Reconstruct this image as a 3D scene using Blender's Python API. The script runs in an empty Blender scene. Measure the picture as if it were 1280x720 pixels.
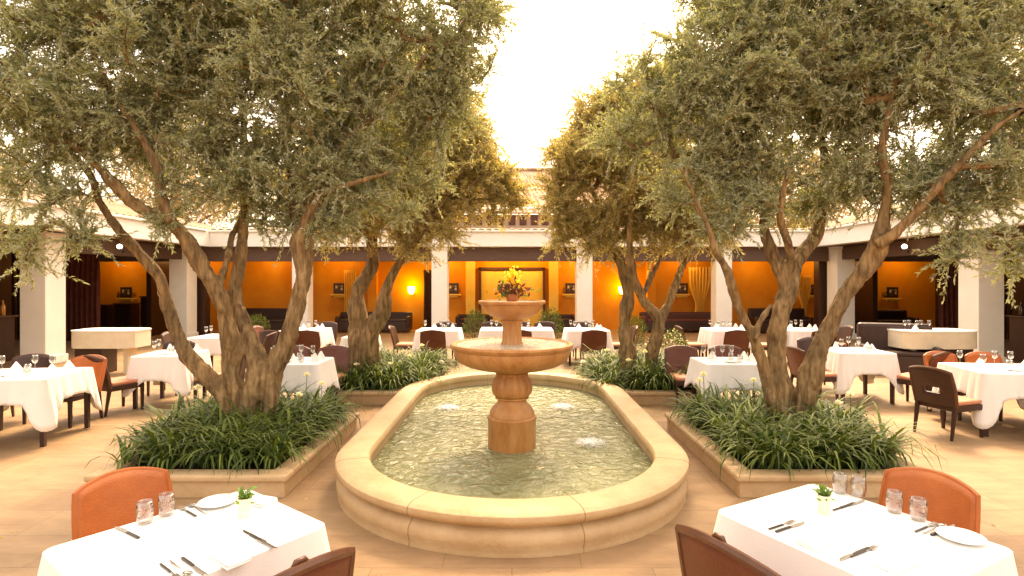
import bpy, math, random
import numpy as np
from mathutils import Vector, Matrix, noise

random.seed(7); np.random.seed(7)
rad = math.radians
scene = bpy.context.scene
COL = scene.collection
F = 700.0; HY = 350.0; EYE = 1.85          # focal length in px of the 1280 px photo, horizon row, eye height


def at(px, py, z):
    """ground-plan point seen at a pixel, lying at height z"""
    d = F * (EYE - z) / (py - HY)
    return ((px - 640) * d / F, d, z)


def atd(px, py, d):
    """point seen at a pixel at distance d"""
    return ((px - 640) * d / F, d, EYE - (py - HY) * d / F)


# ------------------------------------------------------------------ materials
def new_mat(name):
    m = bpy.data.materials.new(name); m.use_nodes = True
    nt = m.node_tree; nt.nodes.clear()
    out = nt.nodes.new('ShaderNodeOutputMaterial')
    return m, nt, out


def N(nt, t, **kw):
    n = nt.nodes.new(t)
    for k, v in kw.items():
        if k in n.inputs: n.inputs[k].default_value = v
        else: setattr(n, k, v)
    return n


def col4(c): return (c[0], c[1], c[2], 1)


def pmat(name, c, rough=.6, c2=None, nscale=5, bump=.0, bscale=30, metal=0, spec=.5, stretch=None, sheen=0, emit=None, estr=0, mixpos=(.35, .65), detail=5):
    m, nt, out = new_mat(name)
    p = N(nt, 'ShaderNodeBsdfPrincipled')
    p.inputs['Roughness'].default_value = rough
    p.inputs['Metallic'].default_value = metal
    p.inputs['Specular IOR Level'].default_value = spec
    p.inputs['Base Color'].default_value = col4(c)
    if sheen: p.inputs['Sheen Weight'].default_value = sheen
    if emit:
        p.inputs['Emission Color'].default_value = col4(emit); p.inputs['Emission Strength'].default_value = estr
    nt.links.new(p.outputs[0], out.inputs[0])
    tc = N(nt, 'ShaderNodeTexCoord'); mp = N(nt, 'ShaderNodeMapping')
    nt.links.new(tc.outputs['Object'], mp.inputs[0])
    if stretch: mp.inputs['Scale'].default_value = stretch
    if c2:
        n = N(nt, 'ShaderNodeTexNoise'); n.inputs['Scale'].default_value = nscale; n.inputs['Detail'].default_value = detail
        n.inputs['Roughness'].default_value = .65
        r = N(nt, 'ShaderNodeValToRGB')
        r.color_ramp.elements[0].position = mixpos[0]; r.color_ramp.elements[1].position = mixpos[1]
        r.color_ramp.elements[0].color = col4(c); r.color_ramp.elements[1].color = col4(c2)
        nt.links.new(mp.outputs[0], n.inputs['Vector']); nt.links.new(n.outputs[0], r.inputs[0])
        nt.links.new(r.outputs[0], p.inputs['Base Color'])
    if bump:
        n = N(nt, 'ShaderNodeTexNoise'); n.inputs['Scale'].default_value = bscale; n.inputs['Detail'].default_value = 6
        b = N(nt, 'ShaderNodeBump'); b.inputs['Strength'].default_value = bump; b.inputs['Distance'].default_value = .02
        nt.links.new(mp.outputs[0], n.inputs['Vector']); nt.links.new(n.outputs[0], b.inputs['Height'])
        nt.links.new(b.outputs[0], p.inputs['Normal'])
    return m


def leaf_mat(name, a, b, under, trans=.35, rough=.5):
    m, nt, out = new_mat(name)
    g = N(nt, 'ShaderNodeNewGeometry')
    r = N(nt, 'ShaderNodeValToRGB'); r.color_ramp.elements[0].color = col4(a); r.color_ramp.elements[1].color = col4(b)
    nt.links.new(g.outputs['Random Per Island'], r.inputs[0])
    mx = N(nt, 'ShaderNodeMix', data_type='RGBA')
    nt.links.new(g.outputs['Backfacing'], mx.inputs[0]); nt.links.new(r.outputs[0], mx.inputs[6]); mx.inputs[7].default_value = col4(under)
    p = N(nt, 'ShaderNodeBsdfPrincipled'); p.inputs['Roughness'].default_value = rough
    p.inputs['Specular IOR Level'].default_value = .35
    t = N(nt, 'ShaderNodeBsdfTranslucent')
    nt.links.new(mx.outputs[2], p.inputs['Base Color'])
    h = N(nt, 'ShaderNodeMix', data_type='RGBA', blend_type='MULTIPLY'); h.inputs[0].default_value = 1
    nt.links.new(r.outputs[0], h.inputs[6]); h.inputs[7].default_value = (2.0, 1.9, .9, 1)
    nt.links.new(h.outputs[2], t.inputs[0])
    ms = N(nt, 'ShaderNodeMixShader'); ms.inputs[0].default_value = trans
    nt.links.new(p.outputs[0], ms.inputs[1]); nt.links.new(t.outputs[0], ms.inputs[2]); nt.links.new(ms.outputs[0], out.inputs[0])
    return m


M = {}
M['stone'] = pmat('limestone', (.46, .30, .155), .6, (.58, .41, .24), 2.2, .35, 25)
M['stone_warm'] = pmat('amber_stone', (.36, .135, .038), .5, (.54, .27, .10), 7, .45, 30, stretch=(1, 1, .3), mixpos=(.3, .7))
M['plaster'] = pmat('cream_plaster', (.88, .85, .78), .8, (.82, .79, .71), 2, .12, 40)
M['tan_plaster'] = pmat('tan_pink_plaster', (.52, .36, .25), .85, (.60, .44, .31), 2, .15, 30)
M['fascia'] = pmat('white_fascia_paint', (.86, .85, .80), .75, (.80, .79, .73), 1.5, .08, 30)
M['orange_wall'] = pmat('orange_limewash', (.72, .24, .018), .75, (.80, .33, .035), 1.2, .1, 20)
M['yellow_wall'] = pmat('yellow_limewash', (.85, .50, .08), .75, (.88, .60, .16), 1.2, .1, 20)
M['soffit'] = pmat('brown_timber', (.085, .045, .03), .6, (.13, .07, .045), 4, .3, 30, stretch=(1, 8, 8))
M['dark_wood'] = pmat('dark_walnut', (.028, .010, .006), .38, (.055, .02, .010), 9, .15, 40, stretch=(8, 8, 1))
M['rim_wood'] = pmat('walnut_rim', (.06, .020, .009), .38, (.10, .035, .014), 9, .12, 40)
M['brown_leather'] = pmat('brown_leather', (.026, .008, .005), .42, (.042, .012, .007), 12, .18, 90)
M['red_leather'] = pmat('oxblood_leather', (.085, .018, .009), .42, (.12, .028, .012), 8, .18, 90)
M['orange_leather'] = pmat('orange_leather', (.36, .085, .013), .42, (.44, .115, .02), 5, .22, 110)
M['seat_tan'] = pmat('tan_cushion', (.52, .20, .11), .6, (.60, .27, .17), 8, .15, 80)
M['linen'] = pmat('white_linen', (.88, .86, .84), .85, (.84, .815, .80), 3, .12, 160, sheen=.15)
M['ivory'] = pmat('ivory_cover', (.78, .70, .54), .8, (.70, .61, .45), 5, .2, 60)
M['porcelain'] = pmat('porcelain', (.85, .84, .81), .12)
M['steel'] = pmat('polished_steel', (.42, .40, .37), .22, metal=1)
M['black_handle'] = pmat('black_resin', (.02, .018, .018), .3)
M['candle'] = pmat('cream_wax_glass', (.88, .78, .50), .3, (.92, .86, .66), 20)
M['red_curtain'] = pmat('dark_red_curtain', (.10, .018, .010), .8, (.16, .035, .018), 5, .1, 40)
M['gold_curtain'] = pmat('golden_curtain', (.80, .42, .07), .8, (.86, .52, .13), 5, .1, 40)
M['black_metal'] = pmat('black_metal', (.02, .015, .012), .4, metal=.6)
M['soil'] = pmat('dark_soil', (.035, .022, .012), .95, (.06, .038, .02), 14, .8, 40)
M['terracotta'] = pmat('terracotta', (.42, .12, .035), .7, (.5, .17, .06), 9, .2, 40)
M['bark'] = None
M['sconce'] = pmat('lit_sconce_glass', (.9, .8, .3), .4, emit=(1.0, .72, .13), estr=9)
M['bulb'] = pmat('lit_bulb', (1, .95, .85), .4, emit=(1, .9, .7), estr=6)
M['picture'] = pmat('dark_picture', (.05, .02, .01), .5, (.75, .62, .45), 3.2, mixpos=(.5, .56))
M['amber'] = pmat('amber_bottle', (.55, .22, .03), .15, spec=.8)
M['dark_bottle'] = pmat('dark_bottle', (.06, .025, .012), .12, spec=.8)
M['foam'] = pmat('water_foam', (.42, .44, .42), .5, bump=.8, bscale=60)
M['petal'] = leaf_mat('white_petals', (.80, .78, .70), (.88, .86, .80), (.82, .8, .74), .3)
M['yellow_petal'] = leaf_mat('yellow_petals', (.85, .55, .05), (.95, .78, .25), (.85, .6, .12), .4)
M['red_petal'] = leaf_mat('dark_red_leaves', (.10, .02, .015), (.22, .05, .03), (.12, .04, .03), .3)
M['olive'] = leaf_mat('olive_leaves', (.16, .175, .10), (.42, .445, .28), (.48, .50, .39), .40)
M['olive_gold'] = leaf_mat('glare_gold_olive_leaves', (.26, .225, .11), (.54, .465, .26), (.56, .50, .34), .48)  # rear crowns' golden glare is put into the leaf colour; fallen leaves share it
M['gold_leaf'] = leaf_mat('golden_leaves', (.24, .17, .08), (.42, .32, .17), (.42, .33, .2), .3)
M['strap'] = leaf_mat('strap_leaves', (.018, .050, .008), (.15, .20, .035), (.07, .11, .03), .2, .55)
M['sprig'] = leaf_mat('sprig_leaves', (.05, .13, .02), (.14, .26, .05), (.14, .22, .07), .3, .4)


def bark():
    m, nt, out = new_mat('olive_bark')
    p = N(nt, 'ShaderNodeBsdfPrincipled'); p.inputs['Roughness'].default_value = .85; p.inputs['Specular IOR Level'].default_value = .2
    nt.links.new(p.outputs[0], out.inputs[0])
    tc = N(nt, 'ShaderNodeTexCoord'); mp = N(nt, 'ShaderNodeMapping'); mp.inputs['Scale'].default_value = (1, 1, .22)
    nt.links.new(tc.outputs['Object'], mp.inputs[0])
    n = N(nt, 'ShaderNodeTexNoise'); n.inputs['Scale'].default_value = 22; n.inputs['Detail'].default_value = 8; n.inputs['Distortion'].default_value = .6
    n2 = N(nt, 'ShaderNodeTexNoise'); n2.inputs['Scale'].default_value = 4; n2.inputs['Detail'].default_value = 3
    nt.links.new(mp.outputs[0], n.inputs['Vector']); nt.links.new(tc.outputs['Object'], n2.inputs['Vector'])
    r = N(nt, 'ShaderNodeValToRGB')
    e = r.color_ramp.elements; e[0].position = .33; e[1].position = .68; e[0].color = (.15, .09, .045, 1); e[1].color = (.40, .285, .165, 1)
    r2 = N(nt, 'ShaderNodeValToRGB'); e = r2.color_ramp.elements; e[0].position = .35; e[1].position = .7; e[0].color = (.62, .60, .55, 1); e[1].color = (1.1, 1, .85, 1)
    mx = N(nt, 'ShaderNodeMix', data_type='RGBA', blend_type='MULTIPLY'); mx.inputs[0].default_value = 1
    nt.links.new(n.outputs[0], r.inputs[0]); nt.links.new(n2.outputs[0], r2.inputs[0])
    nt.links.new(r.outputs[0], mx.inputs[6]); nt.links.new(r2.outputs[0], mx.inputs[7]); nt.links.new(mx.outputs[2], p.inputs['Base Color'])
    b = N(nt, 'ShaderNodeBump'); b.inputs['Strength'].default_value = .9; b.inputs['Distance'].default_value = .03
    nt.links.new(n.outputs[0], b.inputs['Height']); nt.links.new(b.outputs[0], p.inputs['Normal'])
    return m


M['bark'] = bark()


def paving():
    m, nt, out = new_mat('sandstone_paving')
    p = N(nt, 'ShaderNodeBsdfPrincipled'); p.inputs['Roughness'].default_value = .62
    nt.links.new(p.outputs[0], out.inputs[0])
    tc = N(nt, 'ShaderNodeTexCoord')
    br = N(nt, 'ShaderNodeTexBrick', offset=.5)
    br.inputs['Scale'].default_value = 1; br.inputs['Brick Width'].default_value = .9; br.inputs['Row Height'].default_value = .45
    br.inputs['Mortar Size'].default_value = .004; br.inputs['Mortar Smooth'].default_value = .6
    br.inputs['Color1'].default_value = (.32, .20, .11, 1); br.inputs['Color2'].default_value = (.38, .25, .14, 1)
    br.inputs['Mortar'].default_value = (.24, .15, .08, 1)
    nt.links.new(tc.outputs['Object'], br.inputs['Vector'])
    n = N(nt, 'ShaderNodeTexNoise'); n.inputs['Scale'].default_value = 1.7; n.inputs['Detail'].default_value = 9; n.inputs['Roughness'].default_value = .7
    mp = N(nt, 'ShaderNodeMapping'); mp.inputs['Scale'].default_value = (1, 2.6, 1)
    nt.links.new(tc.outputs['Object'], mp.inputs[0]); nt.links.new(mp.outputs[0], n.inputs['Vector'])
    r = N(nt, 'ShaderNodeValToRGB'); e = r.color_ramp.elements; e[0].position = .3; e[1].position = .7; e[0].color = (.70, .66, .60, 1); e[1].color = (1.14, 1.12, 1.1, 1)
    nt.links.new(n.outputs[0], r.inputs[0])
    mx = N(nt, 'ShaderNodeMix', data_type='RGBA', blend_type='MULTIPLY'); mx.inputs[0].default_value = 1
    nt.links.new(br.outputs[0], mx.inputs[6]); nt.links.new(r.outputs[0], mx.inputs[7]); nt.links.new(mx.outputs[2], p.inputs['Base Color'])
    n3 = N(nt, 'ShaderNodeTexNoise'); n3.inputs['Scale'].default_value = 14; n3.inputs['Detail'].default_value = 8
    nt.links.new(mp.outputs[0], n3.inputs['Vector'])
    ad = N(nt, 'ShaderNodeMath', operation='MULTIPLY_ADD'); ad.inputs[1].default_value = -.8
    nt.links.new(br.outputs['Fac'], ad.inputs[0]); nt.links.new(n3.outputs[0], ad.inputs[2])
    b = N(nt, 'ShaderNodeBump'); b.inputs['Strength'].default_value = .45; b.inputs['Distance'].default_value = .012
    nt.links.new(ad.outputs[0], b.inputs['Height']); nt.links.new(b.outputs[0], p.inputs['Normal'])
    return m


M['paving'] = paving()


def water_mat(name, c, c2, scale, strength):
    m, nt, out = new_mat(name)
    p = N(nt, 'ShaderNodeBsdfPrincipled'); p.inputs['Roughness'].default_value = .06; p.inputs['IOR'].default_value = 1.33
    p.inputs['Specular IOR Level'].default_value = .6
    nt.links.new(p.outputs[0], out.inputs[0])
    tc = N(nt, 'ShaderNodeTexCoord')
    n = N(nt, 'ShaderNodeTexNoise'); n.inputs['Scale'].default_value = 3; n.inputs['Detail'].default_value = 4
    nt.links.new(tc.outputs['Object'], n.inputs['Vector'])
    r = N(nt, 'ShaderNodeValToRGB'); e = r.color_ramp.elements; e[0].position = .35; e[1].position = .65; e[0].color = col4(c); e[1].color = col4(c2)
    nt.links.new(n.outputs[0], r.inputs[0]); nt.links.new(r.outputs[0], p.inputs['Base Color'])
    w1 = N(nt, 'ShaderNodeTexNoise'); w1.inputs['Scale'].default_value = scale; w1.inputs['Detail'].default_value = 3; w1.inputs['Distortion'].default_value = .8
    nt.links.new(tc.outputs['Object'], w1.inputs['Vector'])
    b = N(nt, 'ShaderNodeBump'); b.inputs['Strength'].default_value = strength; b.inputs['Distance'].default_value = .09
    nt.links.new(w1.outputs[0], b.inputs['Height']); nt.links.new(b.outputs[0], p.inputs['Normal'])
    return m


M['water'] = water_mat('green_pool_water', (.17, .19, .095), (.25, .27, .15), 9, .75)
M['bowl_water'] = water_mat('bowl_water', (.50, .48, .38), (.62, .6, .5), 14, .7)


def tile_mat(name, a, b):
    m, nt, out = new_mat(name)
    p = N(nt, 'ShaderNodeBsdfPrincipled'); p.inputs['Roughness'].default_value = .8
    nt.links.new(p.outputs[0], out.inputs[0])
    tc = N(nt, 'ShaderNodeTexCoord'); v = N(nt, 'ShaderNodeTexVoronoi'); v.inputs['Scale'].default_value = 3.2
    nt.links.new(tc.outputs['Object'], v.inputs['Vector'])
    r = N(nt, 'ShaderNodeValToRGB'); r.color_ramp.elements[0].color = col4(a); r.color_ramp.elements[1].color = col4(b)
    sp = N(nt, 'ShaderNodeSeparateColor'); nt.links.new(v.outputs['Color'], sp.inputs[0]); nt.links.new(sp.outputs[0], r.inputs[0])
    nt.links.new(r.outputs[0], p.inputs['Base Color'])
    return m


M['tile'] = tile_mat('clay_tiles', (.34, .17, .10), (.60, .38, .26))
M['tile_brown'] = tile_mat('brown_clay_tiles', (.20, .12, .07), (.40, .26, .16))


def glass_mat():
    m, nt, out = new_mat('clear_glass')
    t = N(nt, 'ShaderNodeBsdfTransparent'); t.inputs[0].default_value = (.93, .93, .92, 1)
    g = N(nt, 'ShaderNodeBsdfGlossy'); g.inputs['Roughness'].default_value = .03
    lw = N(nt, 'ShaderNodeLayerWeight'); lw.inputs[0].default_value = .35
    mr = N(nt, 'ShaderNodeMath', operation='MULTIPLY_ADD'); mr.inputs[1].default_value = .75; mr.inputs[2].default_value = .06
    nt.links.new(lw.outputs['Facing'], mr.inputs[0])
    ms = N(nt, 'ShaderNodeMixShader'); nt.links.new(mr.outputs[0], ms.inputs[0]); nt.links.new(t.outputs[0], ms.inputs[1]); nt.links.new(g.outputs[0], ms.inputs[2])
    nt.links.new(ms.outputs[0], out.inputs[0]); return m


M['glass'] = glass_mat()


# ------------------------------------------------------------------ mesh helpers
class MB:
    def __init__(s): s.v = []; s.f = []

    def add(s, vs, fs):
        b = len(s.v); s.v += [tuple(v) for v in vs]; s.f += [tuple(i + b for i in f) for f in fs]; return s

    def box(s, c, size, rz=0, taper=1.0):
        x, y, z = size[0] / 2, size[1] / 2, size[2] / 2
        vs = []
        cr, sr = math.cos(rz), math.sin(rz)
        for dz, t in ((-z, taper), (z, 1.0)):
            for a, b in ((-x, -y), (x, -y), (x, y), (-x, y)):
                a *= t; b *= t
                vs.append((c[0] + a * cr - b * sr, c[1] + a * sr + b * cr, c[2] + dz))
        return s.add(vs, [(0, 3, 2, 1), (4, 5, 6, 7), (0, 1, 5, 4), (1, 2, 6, 5), (2, 3, 7, 6), (3, 0, 4, 7)])

    def tube(s, pts, rs, n=8, jit=0.0, seed=0, cap=True):
        pts = [Vector(p) for p in pts]
        if not hasattr(rs, '__len__'): rs = [rs] * len(pts)
        t0 = (pts[1] - pts[0]).normalized()
        u = t0.orthogonal().normalized()
        vs = []; b = []
        for i, p in enumerate(pts):
            t = (pts[min(i + 1, len(pts) - 1)] - pts[max(i - 1, 0)]).normalized()
            u = (u - t * u.dot(t)); u = u.normalized() if u.length > 1e-6 else t.orthogonal().normalized()
            w = t.cross(u)
            for k in range(n):
                a = 2 * math.pi * k / n
                r = rs[i]
                if jit:
                    r *= 1 + jit * (noise.noise(Vector((math.cos(a) * 1.6, math.sin(a) * 1.6, i * .22 + seed * 7.3))) +
                                    .6 * noise.noise(Vector((math.cos(a) * 4, math.sin(a) * 4, i * .12 + seed * 3.1))))
                vs.append(p + (u * math.cos(a) + w * math.sin(a)) * r)
        fs = []
        for i in range(len(pts) - 1):
            for k in range(n):
                k2 = (k + 1) % n
                fs.append((i * n + k, i * n + k2, (i + 1) * n + k2, (i + 1) * n + k))
        if cap:
            fs.append(tuple(range(n))[::-1]); m = (len(pts) - 1) * n; fs.append(tuple(range(m, m + n)))
        return s.add(vs, fs)

    def lathe(s, prof, c=(0, 0, 0), n=48, flute=None, cap=True):
        vs = []; fs = []
        for j, (r, z) in enumerate(prof):
            for k in range(n):
                a = 2 * math.pi * k / n
                rr = r
                if flute: rr = r * flute(j, a)
                vs.append((c[0] + rr * math.cos(a), c[1] + rr * math.sin(a), c[2] + z))
        for j in range(len(prof) - 1):
            for k in range(n):
                k2 = (k + 1) % n
                fs.append((j * n + k, j * n + k2, (j + 1) * n + k2, (j + 1) * n + k))
        if cap and prof[0][0] > .0011: fs.append(tuple(range(n))[::-1])
        if cap and prof[-1][0] > .0011:
            m = (len(prof) - 1) * n; fs.append(tuple(range(m, m + n)))
        return s.add(vs, fs)

    def prism(s, poly, z0, z1):
        n = len(poly)
        vs = [(x, y, z0) for x, y in poly] + [(x, y, z1) for x, y in poly]
        return s.add(vs, [tuple(range(n))[::-1], tuple(range(n, 2 * n))] + [(i, (i + 1) % n, (i + 1) % n + n, i + n) for i in range(n)])

    def grid(s, fn, nu, nv):
        vs = [fn(i / nu, j / nv) for j in range(nv + 1) for i in range(nu + 1)]
        w = nu + 1
        return s.add(vs, [(j * w + i, j * w + i + 1, (j + 1) * w + i + 1, (j + 1) * w + i) for j in range(nv) for i in range(nu)])

    def build(s, name, mat, parent=None, smooth=False, bevel=0, solid=0, loc=None, rz=0, sub=0):
        me = bpy.data.meshes.new(name); me.from_pydata(s.v, [], s.f); me.validate(); me.update()
        me.materials.append(mat)
        o = bpy.data.objects.new(name, me); COL.objects.link(o)
        if parent: o.parent = parent
        if loc: o.location = loc
        o.rotation_euler.z = rz
        if smooth:
            me.polygons.foreach_set('use_smooth', [True] * len(me.polygons))
            if smooth == 'auto':
                for e in me.edges: pass
                try: me.set_sharp_from_angle(angle=rad(38))
                except Exception: pass
        if solid:
            md = o.modifiers.new('solid', 'SOLIDIFY'); md.thickness = solid; md.offset = 0
        if bevel:
            md = o.modifiers.new('bevel', 'BEVEL'); md.width = bevel; md.segments = 2; md.limit_method = 'ANGLE'
        if sub:
            md = o.modifiers.new('sub', 'SUBSURF'); md.levels = sub; md.render_levels = sub
        return o


def tag(o, label, cat=None, group=None, kind=None):
    if label: o['label'] = label
    if cat: o['category'] = cat
    if group: o['group'] = group
    if kind: o['kind'] = kind
    return o


def thing(name, label, cat, loc=(0, 0, 0), rz=0, group=None):
    o = bpy.data.objects.new(name, None); COL.objects.link(o); o.empty_display_size = .1
    o.location = loc; o.rotation_euler = (0, 0, rz)
    return tag(o, label, cat, group)


KIDS = {}


def dup(root, loc=None, rz=None, label=None, group=None, scale=None):
    def kids(o): return [c for c in list(COL.objects) if c.parent == o]
    def cp(o, par):
        c = o.copy(); COL.objects.link(c)
        if par: c.parent = par
        key = o.name
        if key not in KIDS: KIDS[key] = kids(o)
        for k in KIDS[key]: cp(k, c)
        return c
    r = cp(root, None)
    if loc is not None: r.location = loc
    if rz is not None: r.rotation_euler.z = rz
    if label: r['label'] = label
    if group: r['group'] = group
    if scale: r.scale = scale
    return r


class Proto:
    """first placement uses the prototype itself, later ones are copies"""
    def __init__(s, maker): s.maker = maker; s.o = None

    def put(s, loc, rz, label, cat, group=None, scale=None):
        if s.o is None:
            s.o = s.maker(); o = s.o
            o.location = loc; o.rotation_euler.z = rz
            if scale: o.scale = scale
        else:
            o = dup(s.o, loc, rz, scale=scale or (1, 1, 1))
            if 'group' in o: del o['group']
        tag(o, label, cat, group)
        return o


def leaves_mesh(name, mat, P, D, L, W, parent=None, droop=0):
    """many leaf blades in one mesh: P base points, D directions, L lengths, W widths"""
    n = len(P)
    D = D / np.linalg.norm(D, axis=1)[:, None]
    R = np.random.normal(size=(n, 3)); S = np.cross(D, R); S /= np.linalg.norm(S, axis=1)[:, None]
    U = np.cross(S, D)
    L = L[:, None]; W = W[:, None]
    a = P; t = P + D * L - U * L * .08
    l = P + D * L * .45 + S * W / 2 + U * W * .12; r = P + D * L * .45 - S * W / 2 + U * W * .12
    V = np.stack([a, l, t, r], axis=1).reshape(-1, 3)
    me = bpy.data.meshes.new(name)
    me.vertices.add(4 * n); me.vertices.foreach_set('co', V.astype(np.float32).ravel())
    me.loops.add(4 * n); me.loops.foreach_set('vertex_index', np.arange(4 * n, dtype=np.int32))
    me.polygons.add(n); me.polygons.foreach_set('loop_start', np.arange(0, 4 * n, 4, dtype=np.int32))
    me.polygons.foreach_set('loop_total', np.full(n, 4, dtype=np.int32))
    me.update(calc_edges=True); me.materials.append(mat)
    o = bpy.data.objects.new(name, me); COL.objects.link(o)
    if parent: o.parent = parent
    return o


# ------------------------------------------------------------------ setting: ground
g = MB(); g.grid(lambda u, v: (-60 + 120 * u, -20 + 140 * v, 0), 4, 4)
tag(g.build('ground', M['paving']), None, kind='structure')

# ------------------------------------------------------------------ basin and fountain
FX, FY = 0.0, 5.82
YF, YB, RO = 5.3, 8.0, 1.6


def stadium(r, n=40):
    pts = []
    for k in range(n + 1):
        a = math.pi + math.pi * k / n
        pts.append((r * math.cos(a), YF + r * math.sin(a)))
    for k in range(n + 1):
        a = math.pi * k / n
        pts.append((r * math.cos(a), YB + r * math.sin(a)))
    return pts


def ring_sweep(prof, closed=True):
    """sweep a section (offset r, height z) round the stadium"""
    mb = MB(); rows = []
    for r, z in prof:
        rows.append([(x, y, z) for x, y in stadium(r)])
    n = len(rows[0]); m = len(rows)
    vs = [p for row in rows for p in row]; fs = []
    for j in range(m if closed else m - 1):
        j2 = (j + 1) % m
        for k in range(n):
            k2 = (k + 1) % n
            fs.append((j * n + k, j * n + k2, j2 * n + k2, j2 * n + k))
    return mb.add(vs, fs)


basin = thing('pool_basin', 'long rounded limestone basin of green water around the fountain', 'pool basin', (0, 0, 0))
cop = [(1.315, .20), (1.30, .225), (1.30, .27), (1.315, .292), (1.35, .302), (1.52, .302), (1.565, .295), (1.595, .277), (1.603, .25), (1.595, .225), (1.57, .205), (1.54, .196), (1.38, .192)]
ring_sweep(cop).build('coping', M['stone'], basin, smooth='auto')
wl = [(1.335, .0), (1.335, .194), (1.53, .194), (1.53, .182), (1.555, .165), (1.58, .14), (1.59, .11), (1.588, .075), (1.575, .04), (1.578, .02), (1.578, .0)]
ring_sweep(wl).build('wall', M['stone'], basin, smooth='auto')
wm = MB(); wm.prism(stadium(1.33), .02, .12); tag(wm.build('water', M['water']), None, kind='structure')

ft = thing('fountain', 'two-tiered carved amber stone fountain standing in the middle of the pool', 'fountain', (FX, FY, .16))
Z = lambda z: z - .16


def octo(j, a):
    k = (a % (math.pi / 4)) - math.pi / 8
    return (1 / math.cos(k) * .965) * .5 + .5


b = MB(); b.lathe([(.235, Z(.05)), (.243, Z(.12)), (.243, Z(.40)), (.252, Z(.415)), (.252, Z(.435)), (.24, Z(.447))], n=64, flute=octo)
b.build('base', M['stone_warm'], ft, smooth='auto')
fl = lambda amp, m: (lambda j, a: 1 + amp * abs(math.cos(a * m / 2)) - amp / 2)
b = MB(); b.lathe([(.235, Z(.449)), (.228, Z(.49)), (.20, Z(.535)), (.165, Z(.57)), (.148, Z(.60)), (.15, Z(.618)), (.175, Z(.628)), (.175, Z(.642))], n=64)
b.build('pedestal', M['stone_warm'], ft, smooth='auto')
b = MB(); b.lathe([(.165, Z(.644)), (.19, Z(.665)), (.203, Z(.70)), (.203, Z(.76)), (.19, Z(.815)), (.165, Z(.85)), (.158, Z(.87)), (.168, Z(.89))], n=96, flute=fl(.07, 14))
b.build('urn', M['stone_warm'], ft, smooth='auto')
b = MB(); b.lathe([(.168, Z(.892)), (.235, Z(.915)), (.36, Z(.94)), (.48, Z(.975)), (.555, Z(1.02)), (.585, Z(1.07)), (.60, Z(1.12)), (.605, Z(1.135)), (.625, Z(1.15)), (.637, Z(1.175)), (.632, Z(1.195)), (.60, Z(1.20)), (.575, Z(1.185)), (.56, Z(1.15)), (.50, Z(1.10)), (.2, Z(1.07)), (.05, Z(1.07))], n=96,
               flute=lambda j, a: 1 + (.02 * abs(math.cos(a * 11)) if 1 < j < 7 else 0))
b.build('lower_bowl', M['stone_warm'], ft, smooth='auto')
b = MB(); b.lathe([(.001, Z(1.186)), (.572, Z(1.186))], n=64, cap=False); b.build('bowl_water', M['bowl_water'], ft)
b = MB(); b.lathe([(.13, Z(1.075)), (.13, Z(1.16)), (.118, Z(1.18)), (.10, Z(1.21)), (.094, Z(1.27)), (.092, Z(1.35)), (.098, Z(1.40)), (.115, Z(1.425)), (.115, Z(1.438))], n=80, flute=fl(.10, 12))
b.build('stem', M['stone_warm'], ft, smooth='auto')
b = MB(); b.lathe([(.115, Z(1.44)), (.16, Z(1.452)), (.225, Z(1.48)), (.28, Z(1.52)), (.315, Z(1.57)), (.322, Z(1.595)), (.345, Z(1.605)), (.352, Z(1.622)), (.346, Z(1.636)), (.32, Z(1.638)), (.305, Z(1.62)), (.26, Z(1.57)), (.05, Z(1.55))], n=80)
b.build('upper_bowl', M['stone_warm'], ft, smooth='auto')
b = MB(); b.lathe([(.001, Z(1.622)), (.303, Z(1.622))], n=48, cap=False); b.build('bowl_water', M['bowl_water'], ft)

# flower arrangement standing in the top bowl
fa = thing('flower_arrangement', 'terracotta pot of yellow flowers and dark leaves standing in the fountain top bowl', 'flower pot', (FX, FY, 1.552))
b = MB(); b.lathe([(.035, 0), (.04, .04), (.055, .09), (.07, .13), (.075, .15), (.068, .155), (.05, .14), (.01, .13)], n=24); b.build('pot', M['terracotta'], fa, smooth='auto')


def tuft(name, mat, n, c, spread, L, W, parent, up=.6):
    P = np.random.normal(size=(n, 3)) * np.array(spread) + np.array(c)
    D = np.random.normal(size=(n, 3)) + np.array([0, 0, up])
    return leaves_mesh(name, mat, P, D, np.random.uniform(L * .6, L * 1.3, n), np.random.uniform(W * .7, W * 1.2, n), parent)


tuft('foliage', M['red_petal'], 160, (0, 0, .20), (.085, .085, .035), .07, .03, fa)
tuft('foliage', M['sprig'], 110, (0, 0, .18), (.07, .07, .04), .07, .022, fa)
tuft('blossom', M['yellow_petal'], 420, (0, 0, .29), (.032, .032, .055), .035, .03, fa)
st = MB()
for k in range(9):
    a = k * .7; st.tube([(0, 0, .13), (.03 * math.cos(a), .03 * math.sin(a), .25), (.07 * math.cos(a), .07 * math.sin(a), .36 + .05 * math.sin(k * 3))], .003, 5)
st.build('stems', M['sprig'], fa)

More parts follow.
